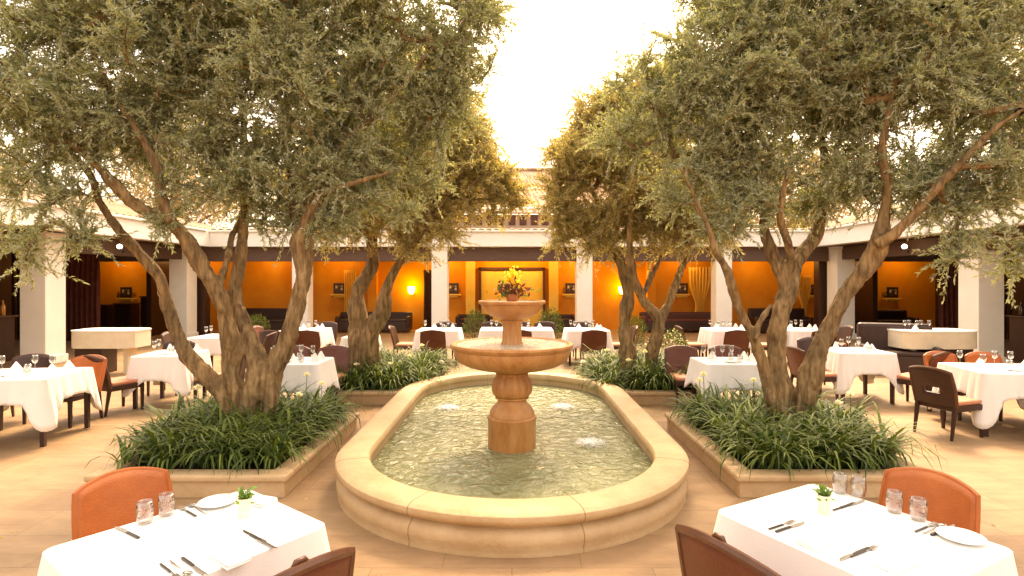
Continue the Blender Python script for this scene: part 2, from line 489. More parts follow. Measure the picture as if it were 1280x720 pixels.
def foam_mat():
    m, nt, out = new_mat('soft_water_foam')
    p = N(nt, 'ShaderNodeBsdfPrincipled'); p.inputs['Base Color'].default_value = (.62, .66, .66, 1); p.inputs['Roughness'].default_value = .3
    tr = N(nt, 'ShaderNodeBsdfTransparent'); tc = N(nt, 'ShaderNodeTexCoord')
    ln = N(nt, 'ShaderNodeVectorMath', operation='LENGTH'); nt.links.new(tc.outputs['Object'], ln.inputs[0])
    n = N(nt, 'ShaderNodeTexNoise'); n.inputs['Scale'].default_value = 34; n.inputs['Detail'].default_value = 5; nt.links.new(tc.outputs['Object'], n.inputs['Vector'])
    a = N(nt, 'ShaderNodeMath', operation='MULTIPLY_ADD'); a.inputs[1].default_value = -4.2; a.inputs[2].default_value = .62; nt.links.new(ln.outputs['Value'], a.inputs[0])
    b = N(nt, 'ShaderNodeMath', operation='ADD'); nt.links.new(a.outputs[0], b.inputs[0]); nt.links.new(n.outputs[0], b.inputs[1])
    r = N(nt, 'ShaderNodeValToRGB'); r.color_ramp.elements[0].position = .30; r.color_ramp.elements[1].position = 1.0; nt.links.new(b.outputs[0], r.inputs[0])
    ms = N(nt, 'ShaderNodeMixShader'); nt.links.new(r.outputs[0], ms.inputs[0]); nt.links.new(tr.outputs[0], ms.inputs[1]); nt.links.new(p.outputs[0], ms.inputs[2]); nt.links.new(ms.outputs[0], out.inputs[0])
    return m


M['foam'] = foam_mat()
# mortar joints across the coping and wall of the basin
def joints(prof, name):
    st = stadium(1.0); n = len(st); cx = sum(r for r, z in prof) / len(prof); cz = sum(z for r, z in prof) / len(prof)
    for k in (4, 14, 24, 36, 45, 55, 65, 77):
        (x0, y0) = st[k]; yc = YF if k <= 40 else YB
        dx, dy = x0, y0 - yc; tx, ty = -dy, dx
        vs = []
        for s_ in (-.0025, .0025):
            for r, z in prof:
                r2 = r + (.0015 if r > cx else -.0015); z2 = z + (.0015 if z > cz else 0)
                vs.append((dx * r2 + tx * s_, yc + dy * r2 + ty * s_, z2))
        m = len(prof); mb = MB(); mb.add(vs, [tuple(range(m)), tuple(range(m, 2 * m))[::-1]] + [(i, (i + 1) % m, (i + 1) % m + m, i + m) for i in range(m)])
        mb.build(name, M['joint'], basin)


M['joint'] = pmat('grey_mortar', (.26, .17, .09), .9)
joints(cop, 'mortar_joint'); joints(wl, 'mortar_joint')

# bubbling jets in the pool
for i, (px, py, s) in enumerate([(560, 511, .26), (703, 510, .27), (739, 555, .25)]):
    x, y, _ = at(px, py, .12)
    b = MB()
    def jf(u, v, s=s, i=i):
        a = 2 * math.pi * u; r = s * v * (1 + .25 * noise.noise(Vector((math.cos(a) * 2, math.sin(a) * 2, i))))
        h = .045 * (1 - v) ** .7 + .028 * (1 - v * .6) * abs(noise.noise(Vector((math.cos(a) * r * 30, math.sin(a) * r * 30, i * 5)))) * (1 if v < .97 else 0)
        return (r * math.cos(a), r * math.sin(a), h - .004 if v < .99 else -.004)
    b.grid(jf, 48, 14)
    for k in range(34):
        a = random.uniform(0, 6.28); r = abs(random.gauss(0, s * .55)); z = random.uniform(.004, .085) * max(0, 1 - r / s / 1.4) + .003
        q = random.uniform(.004, .010)
        b.lathe([(.0001, -q), (q * .8, -q * .5), (q, 0), (q * .8, q * .5), (.0001, q)], (r * math.cos(a), r * math.sin(a), z), 6)
    o = b.build('water_jet', M['foam'], loc=(x, y, .121), smooth=True)
    tag(o, ['white bubbling jet in the pool left of the fountain foot', 'white bubbling jet in the pool, farther one right of the fountain', 'white bubbling jet in the pool, nearer one right of the fountain'][i], 'water jet', 'bubbling jets in the pool')


# ------------------------------------------------------------------ planters
def planter(x0, x1, y0, y1, label, h=.2):
    t = thing('stone_planter', label, 'planter', ((x0 + x1) / 2, (y0 + y1) / 2, 0))
    cx, cy = (x0 + x1) / 2, (y0 + y1) / 2; w, d = x1 - x0, y1 - y0
    b = MB(); q = .13
    b.box((0, -d / 2 + .09, h / 2 - .03), (w - .06, .12, h - .06)); b.box((0, d / 2 - .09, h / 2 - .03), (w - .06, .12, h - .06))
    b.box((-w / 2 + .09, 0, h / 2 - .03), (.12, d - .302, h - .06)); b.box((w / 2 - .09, 0, h / 2 - .03), (.12, d - .302, h - .06))
    b.build('wall', M['stone'], t, bevel=.006)
    b = MB(); z = h - .03
    b.box((0, -d / 2 + .09, z), (w, .18, .058)); b.box((0, d / 2 - .09, z), (w, .18, .058))
    b.box((-w / 2 + .09, 0, z), (.18, d - .364, .058)); b.box((w / 2 - .09, 0, z), (.18, d - .364, .058))
    b.build('coping', M['stone'], t, bevel=.018)
    b = MB(); nz = lambda u, v: .02 * noise.noise(Vector((u * 9, v * 9, x0)))
    b.grid(lambda u, v: ((u - .5) * (w - .32), (v - .5) * (d - .32), h - .055 + nz(u, v)), 14, 14); b.build('soil', M['soil'], t, smooth=True)
    return t


PL = [(-3.62, -1.9, 4.72, 7.0), (1.9, 3.62, 4.72, 7.0), (-2.95, -1.62, 8.25, 10.6), (1.62, 2.95, 8.25, 10.6)]
PN = ['stone planter of dark strap leaves, front left of the fountain pool', 'stone planter of dark strap leaves, front right of the fountain pool',
      'low stone planter behind the pool on the left with an olive tree', 'low stone planter behind the pool on the right with an olive tree']
for p, l in zip(PL, PN): planter(*p, l)


def strap_plants(x0, x1, y0, y1, n, label, z=.16, hl=.50, spill=None):
    V = []; Fc = []; b = 0
    for c in range(n):
        cx = random.uniform(x0, x1); cy = random.uniform(y0, y1)
        big = random.uniform(.75, 1.2)
        for k in range(random.randint(20, 30)):
            a = random.uniform(0, 6.283); L = hl * big * random.uniform(.6, 1.15); w = random.uniform(.010, .017)
            lean = random.uniform(.15, 1.0)
            px, py, pz = cx + .03 * math.cos(a), cy + .03 * math.sin(a), z
            th = rad(88 - 38 * lean); tw = random.uniform(-.5, .5)
            seg = 5; step = L / seg
            row = []
            for s in range(seg + 1):
                ww = w * (1 - (s / seg) ** 2.2) + .0012
                sx, sy = -math.sin(a + tw), math.cos(a + tw)
                row.append(((px + sx * ww, py + sy * ww, pz), (px - sx * ww, py - sy * ww, pz)))
                px += math.cos(th) * math.cos(a) * step; py += math.cos(th) * math.sin(a) * step; pz += math.sin(th) * step
                th -= rad(20 + 22 * lean) * (.5 + s / seg)
                if pz < z + .02: th = max(th, rad(-15)) if z < pz else 0
            for (p, q) in row: V.append(p); V.append(q)
            for s in range(seg): Fc.append((b + 2 * s, b + 2 * s + 1, b + 2 * s + 3, b + 2 * s + 2))
            b += 2 * (seg + 1)
    me = bpy.data.meshes.new('strap_leaf_plants'); me.from_pydata(V, [], Fc); me.update(); me.materials.append(M['strap'])
    me.polygons.foreach_set('use_smooth', [True] * len(me.polygons))
    o = bpy.data.objects.new('strap_leaf_plants', me); COL.objects.link(o)
    return tag(o, label, 'strap-leaved plants', kind='stuff')


strap_plants(-3.58, -2.12, 4.98, 6.85, 190, 'dense dark green arching strap leaves filling the front left planter', hl=.56)
strap_plants(2.12, 3.58, 4.98, 6.85, 190, 'dense dark green arching strap leaves filling the front right planter', hl=.56)
strap_plants(-2.85, -1.35, 8.45, 10.4, 140, 'dark green strap leaves filling the planter behind the pool, left', hl=.66)
strap_plants(1.35, 2.85, 8.45, 10.4, 140, 'dark green strap leaves filling the planter behind the pool, right', hl=.66)


# fallen olive leaves on the paving round the planters
n = 420
P = np.zeros((n, 3)); P[:, 0] = np.random.normal(0, 1.9, n) * 1.3; P[:, 1] = np.random.uniform(2.6, 11, n); P[:, 2] = .004
ok = ~((np.abs(P[:, 0]) < 1.64) & (P[:, 1] > 3.65) & (P[:, 1] < 9.65))
for (a0, a1, b0, b1) in PL: ok &= ~((P[:, 0] > a0 - .05) & (P[:, 0] < a1 + .05) & (P[:, 1] > b0 - .05) & (P[:, 1] < b1 + .05))
P = P[ok]; n = len(P); D = np.random.normal(size=(n, 3)); D[:, 2] = .03
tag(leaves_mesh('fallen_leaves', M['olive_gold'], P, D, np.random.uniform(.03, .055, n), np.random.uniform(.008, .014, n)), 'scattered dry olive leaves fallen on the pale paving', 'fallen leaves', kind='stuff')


# white flower heads among the leaves
def mk_flower():
    t = bpy.data.objects.new('white_flower', None); COL.objects.link(t)
    b = MB(); b.tube([(0, 0, 0), (.01, 0, .3), (.0, .01, .62)], .004, 5); b.build('stem', M['sprig'], t)
    n = 46; P = np.tile(np.array([[0, .01, .62]]), (n, 1)); D = np.random.normal(size=(n, 3)) + np.array([0, 0, .3])
    leaves_mesh('blossom', M['petal'], P, D, np.random.uniform(.03, .055, n), np.full(n, .022), t)
    return t


FL = Proto(mk_flower)
fspots = [(-2.2, 6.5), (-2.5, 6.8), (-3.0, 6.6), (-2.25, 5.9), (-3.3, 5.9), (2.15, 6.4), (2.3, 6.7), (2.9, 6.7), (3.35, 6.3), (3.5, 5.8), (3.2, 5.5)]
for x, y in fspots:
    FL.put((x, y, .14), random.uniform(0, 6), ('small white flower head among the strap leaves of the front left planter' if x < 0 else
           'small white flower head among the strap leaves of the front right planter'), 'flower',
           'white flowers in the front left planter' if x < 0 else 'white flowers in the front right planter', (1, 1, random.uniform(.75, .95)))
for x, y in [(-1.9, 8.7), (-2.4, 8.6), (-1.7, 9.3), (-1.6, 9.9), (1.8, 8.6), (2.1, 8.8), (2.3, 9.2), (1.6, 9.4)]:
    FL.put((x, y, .14), random.uniform(0, 6), ('small white flower head above the leaves behind the pool, left planter' if x < 0 else
           'small white flower head above the leaves behind the pool, right planter'), 'flower',
           'white flowers behind the pool left' if x < 0 else 'white flowers behind the pool right', (1, 1, random.uniform(.65, .95)))


# low white flowering shrubs behind the pool
def shrub(x, y, r, h, label, flowers=.5, z0=0, name='flowering_shrub', mats=('strap', 'petal')):
    t = thing(name, label, 'shrub', (x, y, z0))
    b = MB()
    for k in range(7):
        a = k * .9; b.tube([(0, 0, 0), (r * .4 * math.cos(a), r * .4 * math.sin(a), h * .5), (r * .7 * math.cos(a), r * .7 * math.sin(a), h * .85)], [.012, .008, .004], 5)
    b.build('stems', M['bark'], t)
    n = int(1500 * r * 2)
    P = np.random.normal(size=(n, 3)); P /= np.linalg.norm(P, axis=1)[:, None]; P *= (np.random.uniform(.35, 1, n) ** .5)[:, None]
    P = P * np.array([r, r, h * .5]) + np.array([0, 0, h * .52])
    D = P - np.array([0, 0, h * .3]) + np.random.normal(size=(n, 3)) * r * .6
    leaves_mesh('foliage', M[mats[0]], P, D, np.random.uniform(.05, .09, n), np.random.uniform(.015, .028, n), t)
    if flowers:
        k = int(n * flowers); Q = P[:k] * 1.03; leaves_mesh('blossom', M[mats[1]], Q, D[:k], np.random.uniform(.03, .05, k), np.random.uniform(.02, .035, k), t)
    return t


shrub(-1.42, 9.95, .27, .42, 'low white flowering shrub behind the pool rim, left side', .7)
shrub(1.42, 9.95, .25, .42, 'low white flowering shrub behind the pool rim, right side', .7)
shrub(3.05, 11.0, .42, .85, 'rounded leafy shrub with white flowers behind the right rear olive trees', .35)
# terracotta planter box near the right rear olive
t = thing('terracotta_box', 'square terracotta planter box beside the right rear olive planter', 'planter box', (3.12, 9.7, 0))
b = MB(); b.prism([(-.13, -.13), (.13, -.13), (.13, .13), (-.13, .13)], 0, .42); b.build('box', M['terracotta'], t, bevel=.012)
b = MB(); b.box((0, 0, .44), (.31, .31, .04)); b.build('rim', M['terracotta'], t, bevel=.01)
for s, nm in ((-1, 'left'), (1, 'right')):
    t = thing('path_light', f'small dark bollard light beside the {nm} white shrub behind the pool', 'bollard light', (s * 1.22, 9.62, 0))
    b = MB(); b.tube([(0, 0, 0), (0, 0, .42)], .022, 12); b.build('post', M['black_metal'], t)
    b = MB(); b.lathe([(.05, 0), (.055, .02), (.03, .05), (.001, .06)], (0, 0, .42), 16); b.build('cap', M['ivory'], t, smooth='auto')


# ------------------------------------------------------------------ olive trees
def resample(pts, step=.06):
    out = [pts[0]]
    P = [Vector(p[:3]) for p in pts]; R = [p[3] for p in pts]
    res = []
    for i in range(len(P) - 1):
        p0 = P[max(i - 1, 0)]; p1 = P[i]; p2 = P[i + 1]; p3 = P[min(i + 2, len(P) - 1)]
        k = max(2, int((p2 - p1).length / step))
        for j in range(k):
            t = j / k
            q = .5 * ((2 * p1) + (p2 - p0) * t + (2 * p0 - 5 * p1 + 4 * p2 - p3) * t * t + (3 * p1 - p0 - 3 * p2 + p3) * t ** 3)
            res.append((q, R[i] * (1 - t) + R[i + 1] * t))
    res.append((P[-1], R[-1]))
    return res


def olive_tree(base, limbs, lobes, label, n_attr, leafmat, Y0, voxel=.02, leafL=.055, leafW=.013, twigs=5, per=22, seed=1, group=None, name='olive_tree'):
    rng = np.random.RandomState(seed); random.seed(seed)
    root = thing(name, label, 'tree', base, 0, group)
    B = Vector(base)
    mb = MB(); nodes = []; par = []
    for li, limb in enumerate(limbs):
        dy = limb[0]; pts = limb[1]
        m = len(pts); W = []
        for i, (px, py, r) in enumerate(pts):
            f = i / (m - 1)
            d = Y0 + limb[2] + (dy - limb[2]) * f if len(limb) > 2 else Y0 + dy * f ** 1.2
            x, y, z = atd(px, py, d); W.append((x - B.x, y - B.y, z - B.z, r))
        if W[0][2] < .5: W.insert(0, (W[0][0] * .9, W[0][1] * .9, -.06, W[0][3] * 1.12))
        rs = resample(W)
        # knots and wander
        pp = []; rr = []
        for i, (q, r) in enumerate(rs):
            wob = Vector((noise.noise(q * 2.3 + Vector((li * 9, 0, 0))), noise.noise(q * 2.3 + Vector((0, li * 9, 0))), 0)) * r * .45
            pp.append(q + wob); rr.append(r * .80 * (1 + .22 * noise.noise(q * 4.5 + Vector((0, 0, li * 5)))))
        mb.tube(pp, rr, 18, .42, li + seed * 11)
        st = int(len(pp) * .45)
        for i in range(st, len(pp), 3): nodes.append(tuple(pp[i])); par.append(-1)
    tr = mb.build('trunk', M['bark'], root, smooth=True)
    md = tr.modifiers.new('join', 'REMESH'); md.mode = 'VOXEL'; md.voxel_size = voxel; md.use_smooth_shade = True
    tx = bpy.data.textures.new('bark_relief', 'CLOUDS'); tx.noise_scale = .09; tx.noise_depth = 3
    md = tr.modifiers.new('relief', 'DISPLACE'); md.texture = tx; md.strength = .03; md.mid_level = .5; md.texture_coords = 'LOCAL'
    # attractors in the crown lobes
    A = []
    vol = np.array([l[3] ** 2.2 for l in lobes]); cnt = np.maximum(3, (n_attr * vol / vol.sum()).astype(int))
    for (px, py, d, r), c in zip(lobes, cnt):
        x, y, z = atd(px, py, d); k = 0
        while k < c:
            q = rng.normal(size=3); q /= np.linalg.norm(q); q = q * r * rng.uniform(0, 1) ** .42
            w = np.array([x, y, z]) + q * np.array([1, 1, .92])
            if noise.noise(Vector(w * 1.35)) < -.22: 
                if rng.uniform() < .8: k += .25; continue
            A.append(w - np.array(base)); k += 1
    A = np.array(A)
    nodes = np.array(nodes); 
    cap = len(nodes) + len(A) * 9; NN = np.zeros((cap, 3)); NN[:len(nodes)] = nodes; n = len(nodes); PR = [-1] * n; ends = []
    d0 = np.array([np.min(np.linalg.norm(nodes - a, axis=1)) for a in A])
    for ai in np.argsort(d0):
        a = A[ai]; dist = np.linalg.norm(NN[:n] - a, axis=1)
        dist = dist + np.where(NN[:n, 2] > a[2] + .1, .5 * (NN[:n, 2] - a[2]), 0)
        j = int(np.argmin(dist)); p = NN[j].copy(); v = a - p; L = np.linalg.norm(v)
        k = max(1, min(8, int(L / .16))); prev = j
        side = rng.normal(size=3) * L * .10; side[2] += L * .10
        for s in range(1, k + 1):
            t = s / k; q = p + v * t + side * math.sin(math.pi * t) + (rng.normal(size=3) * .012 if s < k else 0)
            NN[n] = q; PR.append(prev); prev = n; n += 1
        ends.append(prev)
    wgt = np.zeros(n)
    for e in ends:
        j = e
        while j != -1: wgt[j] += 1; j = PR[j]
    kids = {}
    for i in range(n):
        if PR[i] >= 0: kids.setdefault(PR[i], []).append(i)
    bm = MB()
    R = lambda i: min(.045, .0042 * wgt[i] ** .52 + .0012)
    starts = [i for i in range(n) if PR[i] >= 0 and (PR[PR[i]] == -1)]
    stack = [(PR[i], i) for i in starts]
    while stack:
        p, i = stack.pop(); chain = [p, i]; cur = i
        while cur in kids:
            ks = sorted(kids[cur], key=lambda q: -wgt[q]); nx = ks[0]
            for o in ks[1:]: stack.append((cur, o))
            chain.append(nx); cur = nx
        rs = [R(c) for c in chain]; rs[0] = rs[1]
        bm.tube([NN[c] for c in chain], rs, 6 if rs[0] > .012 else 4, cap=False)
    # leafy twigs
    P = []; D = []
    for e in ends:
        p = NN[e]; q = NN[PR[e]]; dirn = p - q; dirn /= (np.linalg.norm(dirn) + 1e-6)
        for k in range(twigs):
            td = dirn * .6 + rng.normal(size=3) * .75; td[2] += .15; td /= np.linalg.norm(td)
            tl = rng.uniform(.16, .38); s0 = p + (q - p) * rng.uniform(0, .8)
            bend = rng.normal(size=3) * .3; bend[2] -= .25
            m = per; t = (np.arange(m) + rng.uniform(0, 1, m)) / m
            pos = s0 + np.outer(t * tl, td) + np.outer(t ** 2 * tl * .5, bend)
            tip = s0 + tl * td + tl * .5 * bend
            bm.tube([s0, s0 + tl * .5 * td + .125 * tl * bend, tip], [.0028, .002, .0012], 3, cap=False)
            ld = td + bend * t[:, None] + rng.normal(size=(m, 3)) * .62
            P.append(pos); D.append(ld)
    bm.build('branches', M['bark'], root)
    P = np.concatenate(P); D = np.concatenate(D); m = len(P)
    leaves_mesh('crown', leafmat, P, D, rng.uniform(leafL * .65, leafL * 1.25, m), rng.uniform(leafW * .8, leafW * 1.2, m), root)
    return root


Y = 6.0
bx = atd(305, 520, Y)
olive_tree((bx[0], Y, .15), [
    (-.5, [(290, 525, .10), (262, 470, .11), (224, 432, .085), (212, 385, .075), (202, 348, .075), (168, 312, .062), (148, 290, .055), (125, 252, .052), (112, 220, .04), (85, 190, .03)]),
    (-.9, [(299, 525, .12), (287, 460, .115), (283, 410, .11), (272, 370, .10), (240, 312, .09), (215, 278, .085), (180, 262, .08), (148, 236, .062), (113, 200, .055), (70, 165, .045), (33, 133, .038), (-10, 95, .02)]),
    (-.6, [(215, 278, .07), (201, 235, .06), (196, 208, .055), (173, 167, .045), (130, 97, .035), (115, 40, .02)], -.45),
    (.3, [(272, 370, .06), (284, 325, .045), (292, 290, .035), (320, 240, .02)], -.2),
    (.5, [(312, 525, .12), (320, 450, .13), (303, 405, .10), (293, 370, .085), (300, 325, .08), (304, 275, .065), (308, 210, .055), (302, 120, .045), (290, 70, .035), (258, 30, .02)]),
    (.1, [(336, 525, .12), (347, 455, .115), (366, 402, .105), (379, 352, .105), (378, 302, .125), (402, 240, .075), (432, 182, .06), (467, 146, .05), (505, 105, .035), (540, 60, .02)]),
    (.8, [(376, 302, .09), (364, 225, .06), (355, 135, .05), (385, 62, .035), (400, 10, .02)], .1),
    (-.7, [(402, 240, .05), (440, 230, .035), (490, 215, .02)], .1),
], [(150, 50, 5.6, .85), (55, 90, 5.3, .8), (280, 40, 6, .95), (400, 50, 6.1, .95), (500, 50, 6.2, .8), (580, 40, 6.3, .45), (608, 15, 6.3, .3), (330, 150, 6.2, .75), (440, 150, 6.3, .75),
    (530, 130, 6.5, .5), (560, 100, 6.4, .4), (250, 205, 5.6, .42), (370, 225, 6.0, .6), (460, 225, 6.4, .62), (215, 120, 6.2, .7), (115, 150, 5.5, .5), (20, 150, 5.3, .5), (15, 205, 5.2, .30),
    (310, 210, 6.2, .5), (520, 190, 6.5, .5), (600, 80, 6.5, .25), (560, 150, 6.5, .4), (160, 190, 5.7, .4), (230, 60, 6.2, .7), (360, 100, 5.6, .6), (290, -60, 6.1, 1.0), (430, -50, 6.2, .9), (90, -50, 5.6, .9), (570, -20, 6.4, .5),
    (18, 292, 5.2, .2), (35, 318, 5.1, .14), (105, 305, 5.3, .18), (75, 275, 5.2, .2), (200, 292, 5.6, .22), (60, 240, 5.2, .25), (415, 290, 6.1, .25), (330, 275, 6.2, .25)],
    'large multi-stemmed olive tree in the front left planter', 1500, M['olive'], Y, seed=3, twigs=10, per=38, leafW=.0145, leafL=.048)

bx = atd(985, 520, Y)
olive_tree((bx[0], Y, .15), [
    (.2, [(978, 525, .15), (977, 490, .135), (970, 435, .12), (978, 385, .115), (984, 355, .12), (966, 320, .075), (956, 290, .055), (950, 250, .04), (930, 190, .03)]),
    (.7, [(984, 355, .10), (996, 325, .085), (1018, 295, .075), (1029, 250, .062), (1033, 205, .055), (1025, 165, .045), (1010, 90, .03)], .1),
    (-.4, [(990, 345, .07), (988, 310, .055), (975, 270, .045), (985, 210, .03)], .1),
    (-.5, [(966, 520, .11), (958, 475, .085), (941, 423, .065), (922, 380, .055), (908, 336, .05), (895, 315, .04), (880, 270, .028), (850, 210, .02)]),
    (-.2, [(944, 425, .04), (950, 403, .035), (966, 380, .025)], -.25),
    (-.5, [(1000, 525, .15), (1008, 488, .135), (1020, 440, .115), (1042, 403, .10), (1064, 355, .095), (1088, 320, .095), (1100, 290, .09), (1107, 255, .062), (1110, 225, .055), (1104, 175, .045), (1120, 100, .03)]),
    (-1.0, [(1096, 305, .07), (1120, 288, .065), (1145, 262, .06), (1168, 238, .055), (1205, 200, .04), (1245, 160, .03), (1290, 130, .02)], -.35),
], [(925, 70, 6, .72), (1000, 30, 6, .95), (1100, 50, 6, .95), (1190, 70, 5.8, .85), (1262, 130, 5.6, .6), (820, 120, 6.3, .55), (775, 165, 6.5, .38), (890, 160, 6.2, .7), (1000, 160, 6.1, .75),
    (1100, 170, 6, .7), (1180, 215, 5.6, .55), (1240, 235, 5.4, .45), (940, 235, 6, .42), (1060, 110, 6, .7), (870, 225, 6.2, .5), (872, 70, 6.3, .42), (900, 10, 6.3, .4), (960, -50, 6, .9), (1130, -60, 6, 1), (1240, 10, 5.8, .6),
    (1010, 230, 6.2, .35), (1060, 235, 6, .35), (1265, 300, 5.2, .15), (1270, 335, 5.2, .12), (1212, 295, 5.3, .15), (1190, 325, 5.4, .13), (900, 290, 5.8, .22), (925, 262, 5.9, .25), (1135, 245, 5.6, .3), (800, 115, 6.4, .25), (1060, 40, 5.6, .6), (940, 110, 5.7, .6), (1150, 130, 5.6, .6), (1200, 0, 5.8, .7)],
    'large multi-stemmed olive tree in the front right planter', 1500, M['olive'], Y, seed=5, twigs=10, per=38, leafW=.0145, leafL=.048)

Y = 9.0
bx = atd(458, 462, Y)
olive_tree((bx[0], Y, .15), [
    (.2, [(452, 470, .24), (448, 425, .22), (447, 385, .17), (449, 362, .14), (461, 338, .13), (465, 305, .11), (462, 270, .08), (450, 225, .05), (440, 190, .03)]),
    (-.3, [(466, 468, .2), (466, 420, .19), (478, 388, .16), (482, 362, .11), (496, 335, .075), (508, 318, .065), (522, 298, .05), (545, 265, .035), (570, 230, .02)]),
    (.4, [(465, 300, .07), (485, 262, .05), (510, 220, .04), (530, 170, .02)], .15),
], [(500, 180, 9, .95), (570, 225, 9.1, .65), (605, 250, 9, .42), (635, 232, 9.2, .3), (440, 200, 9, .85), (500, 260, 9, .6), (440, 275, 9, .45), (545, 290, 8.9, .32), (545, 130, 9.2, .7), (420, 290, 8.9, .3), (600, 195, 9.2, .4), (555, 180, 9.2, .6), (480, 110, 9.3, .9), (390, 240, 9.2, .6), (590, 150, 9.3, .5), (615, 215, 9.2, .35), (520, 300, 8.9, .3), (640, 255, 9.2, .25), (545, 240, 9.3, .6)],
    'golden glare-tinted olive tree behind the pool on the left, forked above its thick trunk', 1100, M['olive_gold'], Y, voxel=.028, seed=9, leafL=.060, leafW=.017, twigs=9, per=26)
bx = atd(800, 462, Y)
olive_tree((bx[0], Y, .15), [
    (.2, [(784, 470, .18), (784, 440, .16), (779, 405, .13), (786, 369, .12), (778, 335, .11), (764, 306, .08), (750, 265, .06), (735, 225, .035)]),
    (-.3, [(814, 470, .15), (816, 440, .13), (824, 402, .12), (803, 374, .09), (790, 340, .08), (786, 300, .06), (790, 250, .04)]),
    (.3, [(824, 402, .10), (838, 374, .08), (850, 344, .07), (860, 317, .055), (875, 280, .04), (885, 240, .02)], -.1),
    (.5, [(803, 374, .06), (816, 342, .05), (826, 318, .04), (835, 270, .03)], -.1),
], [(735, 195, 9, .6), (703, 225, 9, .35), (700, 262, 8.9, .28), (780, 225, 9, .75), (850, 235, 9.1, .75), (765, 285, 9, .45), (850, 290, 9, .4), (722, 270, 9, .42), (895, 280, 9, .4), (745, 150, 9.2, .5), (800, 170, 9.3, .7), (690, 190, 9.2, .25), (735, 315, 8.9, .22), (905, 230, 9.2, .6), (775, 150, 9.3, .55), (725, 180, 9.3, .35), (700, 300, 8.9, .22), (815, 285, 9.1, .4), (830, 130, 9.3, .8)],
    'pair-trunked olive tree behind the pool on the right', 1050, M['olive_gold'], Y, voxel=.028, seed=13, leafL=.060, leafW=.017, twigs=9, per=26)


# golden trees beyond the wings
def far_tree(x, y, h, r, label, seed):
    rng = np.random.RandomState(seed)
    t = thing('shade_tree', label, 'tree', (x, y, 0))
    b = MB(); b.tube([(0, 0, 0), (.1, 0, h * .35), (-.1, .1, h * .6), (.1, 0, h * .85)], [.28, .22, .14, .04], 10, .3, seed)
    for k in range(9):
        a = k * 2.4; z = h * (.4 + .05 * k); b.tube([(0, 0, z), (r * .4 * math.cos(a), r * .4 * math.sin(a), z + h * .1), (r * .8 * math.cos(a), r * .8 * math.sin(a), z + h * .16)], [.09, .06, .02], 6)
    b.build('trunk', M['bark'], t, smooth=True)
    P = []
    for k in range(46):
        q = rng.normal(size=3); q /= np.linalg.norm(q); q *= rng.uniform(.3, 1) ** .5
        c = q * np.array([r, r, h * .32]) + np.array([0, 0, h * .68])
        m = 420; P.append(c + rng.normal(size=(m, 3)) * r * .17)
    P = np.concatenate(P); m = len(P)
    leaves_mesh('crown', M['gold_leaf'], P, rng.normal(size=(m, 3)), rng.uniform(.10, .2, m), rng.uniform(.05, .09, m), t)


far_tree(-15.5, 26, 9.5, 3.2, 'golden-leaved tree beyond the roof behind the front left olive', 1)
far_tree(-21, 19, 9, 3.0, 'golden-leaved tree beyond the left wing roof at the picture edge', 2)
far_tree(13.5, 27, 8.5, 3.0, 'golden-leaved tree beyond the roof behind the front right olive', 3)
far_tree(21.5, 20, 13, 3.6, 'tall golden-leaved tree beyond the right wing roof', 4)
far_tree(-6.5, 31, 8.0, 2.6, 'golden-leaved tree behind the left end of the upper roof', 6)

# ------------------------------------------------------------------ buildings
def tile_roof(p0, p1, up0, up1, name, mat, parent, period=.24, amp=.045, rows=12):
    """corrugated roof between an eaves line p0-p1 and a ridge line up0-up1"""
    a, b_, c, d = map(Vector, (p0, p1, up0, up1))
    L = (b_ - a).length; nw = int(L / period); nu = nw * 5
    nrm = (b_ - a).cross(c - a).normalized()
    if nrm.z < 0: nrm = -nrm
    mb = MB()
    def fn(u, v):
        row = math.floor(v * rows - 1e-6); fr = v * rows - row
        e = a.lerp(b_, u); r = c.lerp(d, u); p = e.lerp(r, v)
        h = amp * abs(math.sin(math.pi * u * nw)) ** .8 + .03 * (1 - fr)
        return p + nrm * h
    mb.grid(fn, nu, rows * 2)
    return mb.build(name, mat, parent, smooth='auto')


XW, YB_, FZ0, FZ1 = 9.5, 17.6, 2.9, 3.36
rb = thing('restaurant_arcade', 'open white-columned arcade around the courtyard with orange inner walls', 'arcade building', (0, 0, 0))
b = MB()
b.box((0, YB_ + .15, (FZ0 + FZ1) / 2), (2 * XW + .6, .3, FZ1 - FZ0))
b.box((0, YB_ + .12, FZ1 + .03), (2 * XW + .5, .42, .06))
b.build('fascia', M['fascia'], rb, bevel=.01)
for s in (-1, 1):
    b = MB(); b.box((s * (XW + .15), (YB_ - 2) / 2, (FZ0 + FZ1) / 2), (.3, YB_ + 2 - .004, FZ1 - FZ0))
    b.box((s * (XW + .12), (YB_ - 2) / 2 - .05, FZ1 + .03), (.42, YB_ + 1.7, .06))
    b.build('fascia', M['fascia'], rb, bevel=.01)
# ceiling
b = MB(); b.box((0, 21.3, 2.93), (34, 7.0, .05))
for s in (-1, 1): b.box((s * 13.4, 7.6, 2.93), (7.2, 20, .05))
b.build('ceiling', M['soffit'], rb)
# beams (header behind the columns)
b = MB(); b.box((0, 18.0, 2.67), (20.2, .25, .44)); 
b.build('beam', M['soffit'], rb, bevel=.01)
for s in (-1, 1):
    b = MB(); b.box((s * 10.42, 8.0, 2.69), (.25, 19.5, .40)); b.build('beam', M['soffit'], rb, bevel=.01)
for s in (-1, 1):
    b = MB(); b.box((s * 13.3, 18.2, 2.67), (5.3, .2, .44)); b.build('beam', M['soffit'], rb)


def column(x, y, w, flip=False):
    b = MB(); b.box((x, y, 1.4), (w, w, 2.8)); b.box((x, y, 2.85), (w + .08, w + .08, .094)); b.box((x, y, .09), (w + .07, w + .07, .18))
    return b.build('column', M['plaster'], rb, bevel=.012)


